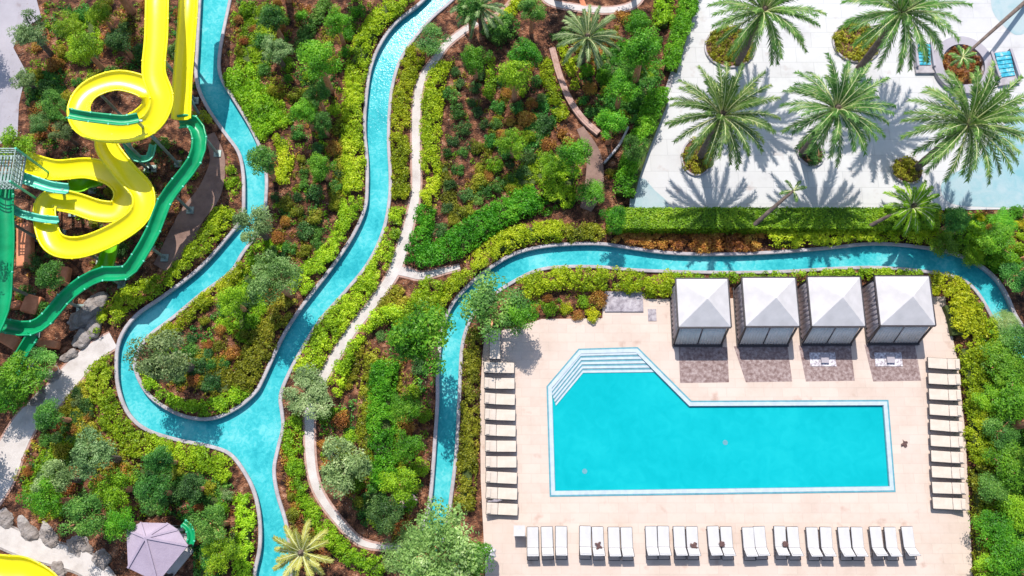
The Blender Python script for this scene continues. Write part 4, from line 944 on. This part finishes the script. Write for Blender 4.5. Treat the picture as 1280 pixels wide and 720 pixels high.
p5 = make_palm(1.5, 2.4, 20, 12, 'pyl', 'feather_palm', .16, .42, droop=.9); put(p5, 378, 692, 1.0, 'bright yellow palm at the bottom beside the main river', hz=2.4)
put(copy_tree(p3), 600, 8, .85, 'feather palm at the top edge beside the fan leafed tree', hz=3.6, rz=2)
# leaning bare palm stems
def lean(a, ha, b, hb, r0, r1, label, crown=None):
    A = Vector(G(*a, ha)); B = Vector(G(*b, hb)); root = empty('leaning_palm', (A.x, A.y, 0)); tag(root, label, 'palm tree')
    m = MB(); mid = A.lerp(B, .5)+Vector((0, 0, .25)); m.tube(spline([tuple(A), tuple(mid), tuple(B)], 6), list(np.linspace(r0, r1, 13)), 10)
    m.build('trunk', M['dtrunk'], root, base=(A.x, A.y, 0))
    if crown:
        rng = rs(3); lv = []; rb = MB()
        for i in range(crown): frond((lv, rb), B-Vector((A.x, A.y, 0)), i*2.4, math.radians(60-60*i/crown), .9, rng, nst=12, lw=.3)
        c = leafobj('crown', np.array([tuple(v) for v in lv]), M['palm'], parent=root); rb.build('leaf_ribs', M['rib'], c)
    return root
lean((943,281), 1.25, (992,238), 3.0, .16, .10, 'bare dark palm stem leaning out of the clipped hedge below the middle palm', 5)
lean((1088,282), 1.25, (1128,262), 2.4, .14, .09, 'short dark leaning stem beside the small bright palm in the hedge')
lean((1290,-5), .3, (1203,72), 3.0, .17, .09, 'long thin palm stem leaning over the ring planter at the top right', 14)
# ---- plaza planters
def planter(px, py, rx, ry, rot, label, ringw=0, mat='olv', h=.5):
    c = G(px, py); s = .0535; pts = [(c[0]+rx*s*math.cos(a)*math.cos(rot)-ry*s*math.sin(a)*math.sin(rot), c[1]+rx*s*math.cos(a)*math.sin(rot)+ry*s*math.sin(a)*math.cos(rot)) for a in np.linspace(0, 2*PI, 41)[:-1]]
    r = empty('planter', (c[0], c[1], .05)); b = (c[0], c[1], .05); tag(r, label, 'planter')
    inn = [(c[0]+(x-c[0])*(1-.12/(rx*s)), c[1]+(y-c[1])*(1-.12/(ry*s))) for x, y in pts]
    m = MB(); n = len(pts); m.v = [(x,y,.05) for x,y in pts]+[(x,y,.20) for x,y in pts]+[(x,y,.20) for x,y in inn]+[(x,y,.05) for x,y in inn]
    for i in range(n):
        j = (i+1) % n; m.f += [(i,j,n+j,n+i),(n+i,n+j,2*n+j,2*n+i),(2*n+i,2*n+j,3*n+j,3*n+i)]; m.m += [0]*3
    m.build('rim', M['coping'], r, base=b)
    m = MB(); m.prism(inn, .06, .14); m.build('soil', M['soil'], r, base=b)
    k = int(rx*ry*s*s*PI*13); aa = RNG.uniform(0, 2*PI, k); q = np.sqrt(RNG.uniform(0, .85, k))
    x = q*rx*s*np.cos(aa); y = q*ry*s*np.sin(aa); X = c[0]+x*math.cos(rot)-y*math.sin(rot); Y = c[1]+x*math.sin(rot)+y*math.cos(rot)
    V = puffs(X, Y, RNG.uniform(.05, h*.5, k), RNG.uniform(.16, .3, k), RNG.uniform(.2, .35, k), 34, .14)
    leafobj('plants', V, M[mat], parent=r, base=b)
    if ringw:
        o2 = [(c[0]+(x-c[0])*(1+ringw/(rx*s)), c[1]+(y-c[1])*(1+ringw/(ry*s))) for x, y in pts]
        m = MB(); m.v = [(x,y,.052) for x,y in o2]+[(x,y,.42) for x,y in o2]+[(x,y,.42) for x,y in pts]+[(x,y,.052) for x,y in pts]
        for i in range(n):
            j = (i+1) % n; m.f += [(i,j,n+j,n+i),(n+i,n+j,2*n+j,2*n+i),(2*n+i,2*n+j,3*n+j,3*n+i)]; m.m += [0]*3
        m.build('seat_wall', M['lavender'], r, base=b)
planter(912, 60, 35, 31, .2, 'large round planter with olive plants under the top left plaza palm')
planter(1070, 54, 33, 31, 0, 'large round planter under the top plaza palm beside the cascade')
planter(871, 197, 21, 27, -.2, 'oval planter under the palm nearest the slanted kerb', mat='olv')
planter(1012, 192, 17, 20, .5, 'small planter under the middle plaza palm with dark brown plants', mat='drk')
planter(1133, 214, 21, 19, -.3, 'small round planter with dark olive dome at the right of the plaza', mat='olv', h=1.0)
planter(1201, 84, 28, 30, 0, 'round planter inside a raised white ring wall at the top right', ringw=.65, mat='red')
# cascades
def cascade(px, py, w, l, rot, label):
    g = G(px, py); r = empty('water_cascade', (g[0], g[1], .05), rot); tag(r, label, 'cascade')
    m = MB(); m.box((0, 0, .1), (w+.5, l+.4, .2)); [m.box((q_*(w/2+.16), 0, .3), (.16, l+.4, .4)) for q_ in (-1, 1)]; m.build('basin', M['lavender'], r)
    for k in range(6):
        m = MB(); m.box((0, l/2-(k+.5)*l/6, .22+(5-k)*.05), (w, l/6-.012, .1)); m.build('step', M['awater'], r)
    m = MB(); m.box((0, -l/2-.35, .11), (w+.5, .5, .22)); m.build('sill', M['coping'], r)
cascade(1152, 72, .85, 1.5, 0, 'blue stepped water cascade left of the ring planter')
cascade(1252, 84, 1.1, 1.8, .15, 'blue stepped water cascade right of the ring planter')
# ------------------------------------------------------------------ scattered shrubs
def make_shrub(leafm, seed, R=.75, h=.8, nsub=14, per=80, size=.125, name='shrub'):
    rng = rs(seed); a = rng.uniform(0, 2*PI, nsub); q = np.sqrt(rng.uniform(0, 1, nsub))*R*.72
    X, Y = q*np.cos(a), q*np.sin(a); hz = rng.uniform(.25, .4, nsub); cz = np.maximum(h*(1-(q/R)**2*.6)*rng.uniform(.8, 1.1, nsub)-hz, .02)
    V = puffs(X, Y, cz, rng.uniform(.24, .38, nsub)*R/.75, hz, per, size, rng=rng)
    return leafobj(name, V, M[leafm])
SH = {}
def shrub(px, py, rpx, kind, label, cat='shrub', group=None):
    key = (kind, random.randint(0, 2))
    if key not in SH: o = SH[key] = make_shrub(kind, hash(key[1])+len(kind)*7+ord(kind[0])+key[1], name='shrub')
    else: o = SH[key].copy(); COL.objects.link(o)
    s = rpx*.053/.75; g = G(px, py, .4*s); o.location = (g[0], g[1], 0); o.scale = (s, s, s*random.uniform(.85, 1.25)); o.rotation_euler = (0, 0, random.uniform(0, 2*PI))
    tag(o, label, cat, group); return o
Z = {
 'top left grove': ([(55,5),(240,0),(243,110),(180,85),(90,110),(70,190),(40,190),(30,90)], 30, ['drk','olv','grn','red']),
 'slide garden': ([(60,190),(240,170),(255,250),(200,345),(120,370),(20,400),(0,380),(0,300)], 22, ['drk','drk','grn','olv']),
 'upper island': ([(292,0),(480,0),(440,90),(435,170),(335,190),(285,110)], 30, ['grn','olv','red','vgr','lim']),
 'middle island': ([(335,190),(435,170),(430,290),(370,350),(335,320),(340,250)], 26, ['drk','drk','grn','olv','red']),
 'lower island': ([(330,320),(370,345),(300,480),(200,490),(185,445),(290,350)], 30, ['olv','lim','red','grn','drk']),
 'left dark shrub bed': ([(568,85),(620,80),(600,250),(560,300),(545,290),(552,180)], 24, ['drk','drk','grn','olv']),
 'right dark shrub bed': ([(620,90),(690,80),(700,160),(640,240),(600,255)], 30, ['drk','grn','olv','lim','red']),
 'upper palm garden': ([(690,40),(820,30),(840,60),(780,230),(720,250),(700,180)], 30, ['vgr','olv','lim','red','grn']),
 'inner garden': ([(440,420),(500,400),(545,480),(530,600),(500,680),(410,600),(395,530)], 26, ['olv','red','drk','lim']),
 'lower left garden': ([(10,600),(60,520),(130,470),(180,570),(290,600),(300,715),(250,720),(240,650),(150,645),(50,650)], 40, ['grn','lim','olv','red','gry','drk']),
 'right garden': ([(1236,400),(1285,390),(1285,720),(1240,720)], 20, ['vgr','lim','grn','drk']),
 'left footpath border': ([(130,430),(128,480),(145,530),(60,560),(90,480)], 12, ['drk','olv','red']),
 'river bend border': ([(1170,270),(1280,262),(1280,360),(1250,330),(1200,308)], 12, ['lim','yel','red','vgr']),
 'deck river corner': ([(655,375),(750,362),(748,395),(670,396)], 8, ['red','lim','yel']),
 'riverside strip by the main river': ([(365,570),(385,640),(400,700),(370,705),(358,640)], 7, ['red','olv']),
}
CN2 = {'drk': 'dark green', 'grn': 'green', 'vgr': 'vivid green', 'lim': 'lime green', 'olv': 'olive', 'red': 'russet', 'gry': 'grey green', 'yel': 'yellow green'}
for zn, (poly, n, kinds) in Z.items():
    xs = [p[0] for p in poly]; ys = [p[1] for p in poly]; got = []; tries = 0
    while len(got) < n and tries < 4000:
        tries += 1; x = random.uniform(min(xs), max(xs)); y = random.uniform(min(ys), max(ys)); r = random.uniform(7, 14)
        if not inpoly([x], [y], poly)[0]: continue
        if any(math.hypot(x-a, y-b) < (r+c)*.8 for a, b, c, _ in got): continue
        g = G(x, y)
        if not clear(g[0], g[1], r*.04)[0]: continue
        if any(dist_line([g[0]], [g[1]], sp[::3])[0] < w/2+r*.03 for sp, w in HEDGE): continue
        got.append((x, y, r, random.choice(kinds)))
    cnt = {}
    for x, y, r, k in sorted(got, key=lambda t: t[0]):
        cnt[k] = cnt.get(k, 0)+1; i = cnt[k]; tot = sum(1 for q in got if q[3] == k)
        pos = 'the only one there' if tot == 1 else (f'{ORD[i-1]} from the left' if i > 1 else 'leftmost of its colour')
        shrub(x, y, r, k, f'{CN2[k]} shrub in the {zn}, {pos}', group=f'{CN2[k]} shrubs in the {zn}')
    # low creeping cover between the shrubs, too fine to count
    A = np.array([G(*p)[:2] for p in poly]); lo, hi = A.min(0), A.max(0); N_ = int((hi-lo).prod()*7.5)
    X = RNG.uniform(lo[0], hi[0], N_); Y = RNG.uniform(lo[1], hi[1], N_); k = inpoly(X, Y, A.tolist()) & clear(X, Y, .12); X, Y = X[k], Y[k]
    for sp, w in HEDGE:
        if len(X): kk = dist_line(X, Y, sp[::2]) > w/2+.22; X, Y = X[kk], Y[kk]
    if not len(X): continue
    mask = np.sin(X*.9+2*np.sin(Y*.7))+np.sin(Y*1.1+1.7*np.sin(X*.5))+RNG.normal(0, .5, len(X))
    for mat, sel in (('lim', (mask > .1) & (mask < .8)), ('grn' if 'dark' not in zn and 'slide' not in zn else 'drk', mask >= .8), ('red', (mask < -.5) & (mask > -.9)), ('olv', (mask < -1.1))):
        if sel.sum() < 3: continue
        x, y = X[sel], Y[sel]
        if 'dark' in zn or 'slide' in zn: x, y = x[::3], y[::3]
        q = len(x)
        V = puffs(x, y, np.zeros(q), RNG.uniform(.16, .34, q), RNG.uniform(.12, .32, q), 26, .14)
        o = leafobj('ground_cover', V, M[mat]); tag(o, kind='stuff'); o['label'] = f'{CN2[mat]} creeping ground cover in the {zn}'
# fallen light chips and leaf litter
Xl = RNG.uniform(-36, 36, 30000); Yl = RNG.uniform(-8, 36, 30000); k = clear(Xl, Yl, .0); Xl, Yl = Xl[k], Yl[k]
V = quads(np.c_[Xl, Yl, np.full(len(Xl), .03)], np.tile([0, 0, 2.], (len(Xl), 1)), .11, .5)
o = leafobj('leaf_litter', V, leafmat('dry_leaf', [(.1,(.10,.045,.025)),(.5,(.30,.17,.10)),(.95,(.6,.45,.34))])); tag(o, kind='stuff')
# ------------------------------------------------------------------ light
EL = math.radians(56); hx_, hy_ = .15, -1.0; hl = math.hypot(hx_, hy_)
d = Vector((hx_/hl*math.cos(EL), hy_/hl*math.cos(EL), -math.sin(EL)))
sl = bpy.data.lights.new('sun', 'SUN'); sl.energy = 3.9; sl.angle = math.radians(.5); sl.color = (1, .96, .9)
so = bpy.data.objects.new('sun', sl); COL.objects.link(so); so.rotation_euler = d.to_track_quat('-Z', 'Y').to_euler()
W = bpy.data.worlds.new('World'); S.world = W; W.use_nodes = True; nt = W.node_tree
sky = nt.nodes.new('ShaderNodeTexSky'); sky.sky_type = 'NISHITA'; sky.sun_disc = False; sky.sun_elevation = EL; sky.sun_rotation = math.atan2(-d.x, -d.y)
nt.links.new(sky.outputs[0], nt.nodes['Background'].inputs['Color']); nt.nodes['Background'].inputs['Strength'].default_value = .15
S.view_settings.view_transform = 'Standard'; S.view_settings.look = 'None'; S.view_settings.gamma = 1; S.view_settings.exposure = .5
S.cycles.max_bounces = 6; S.cycles.transparent_max_bounces = 4
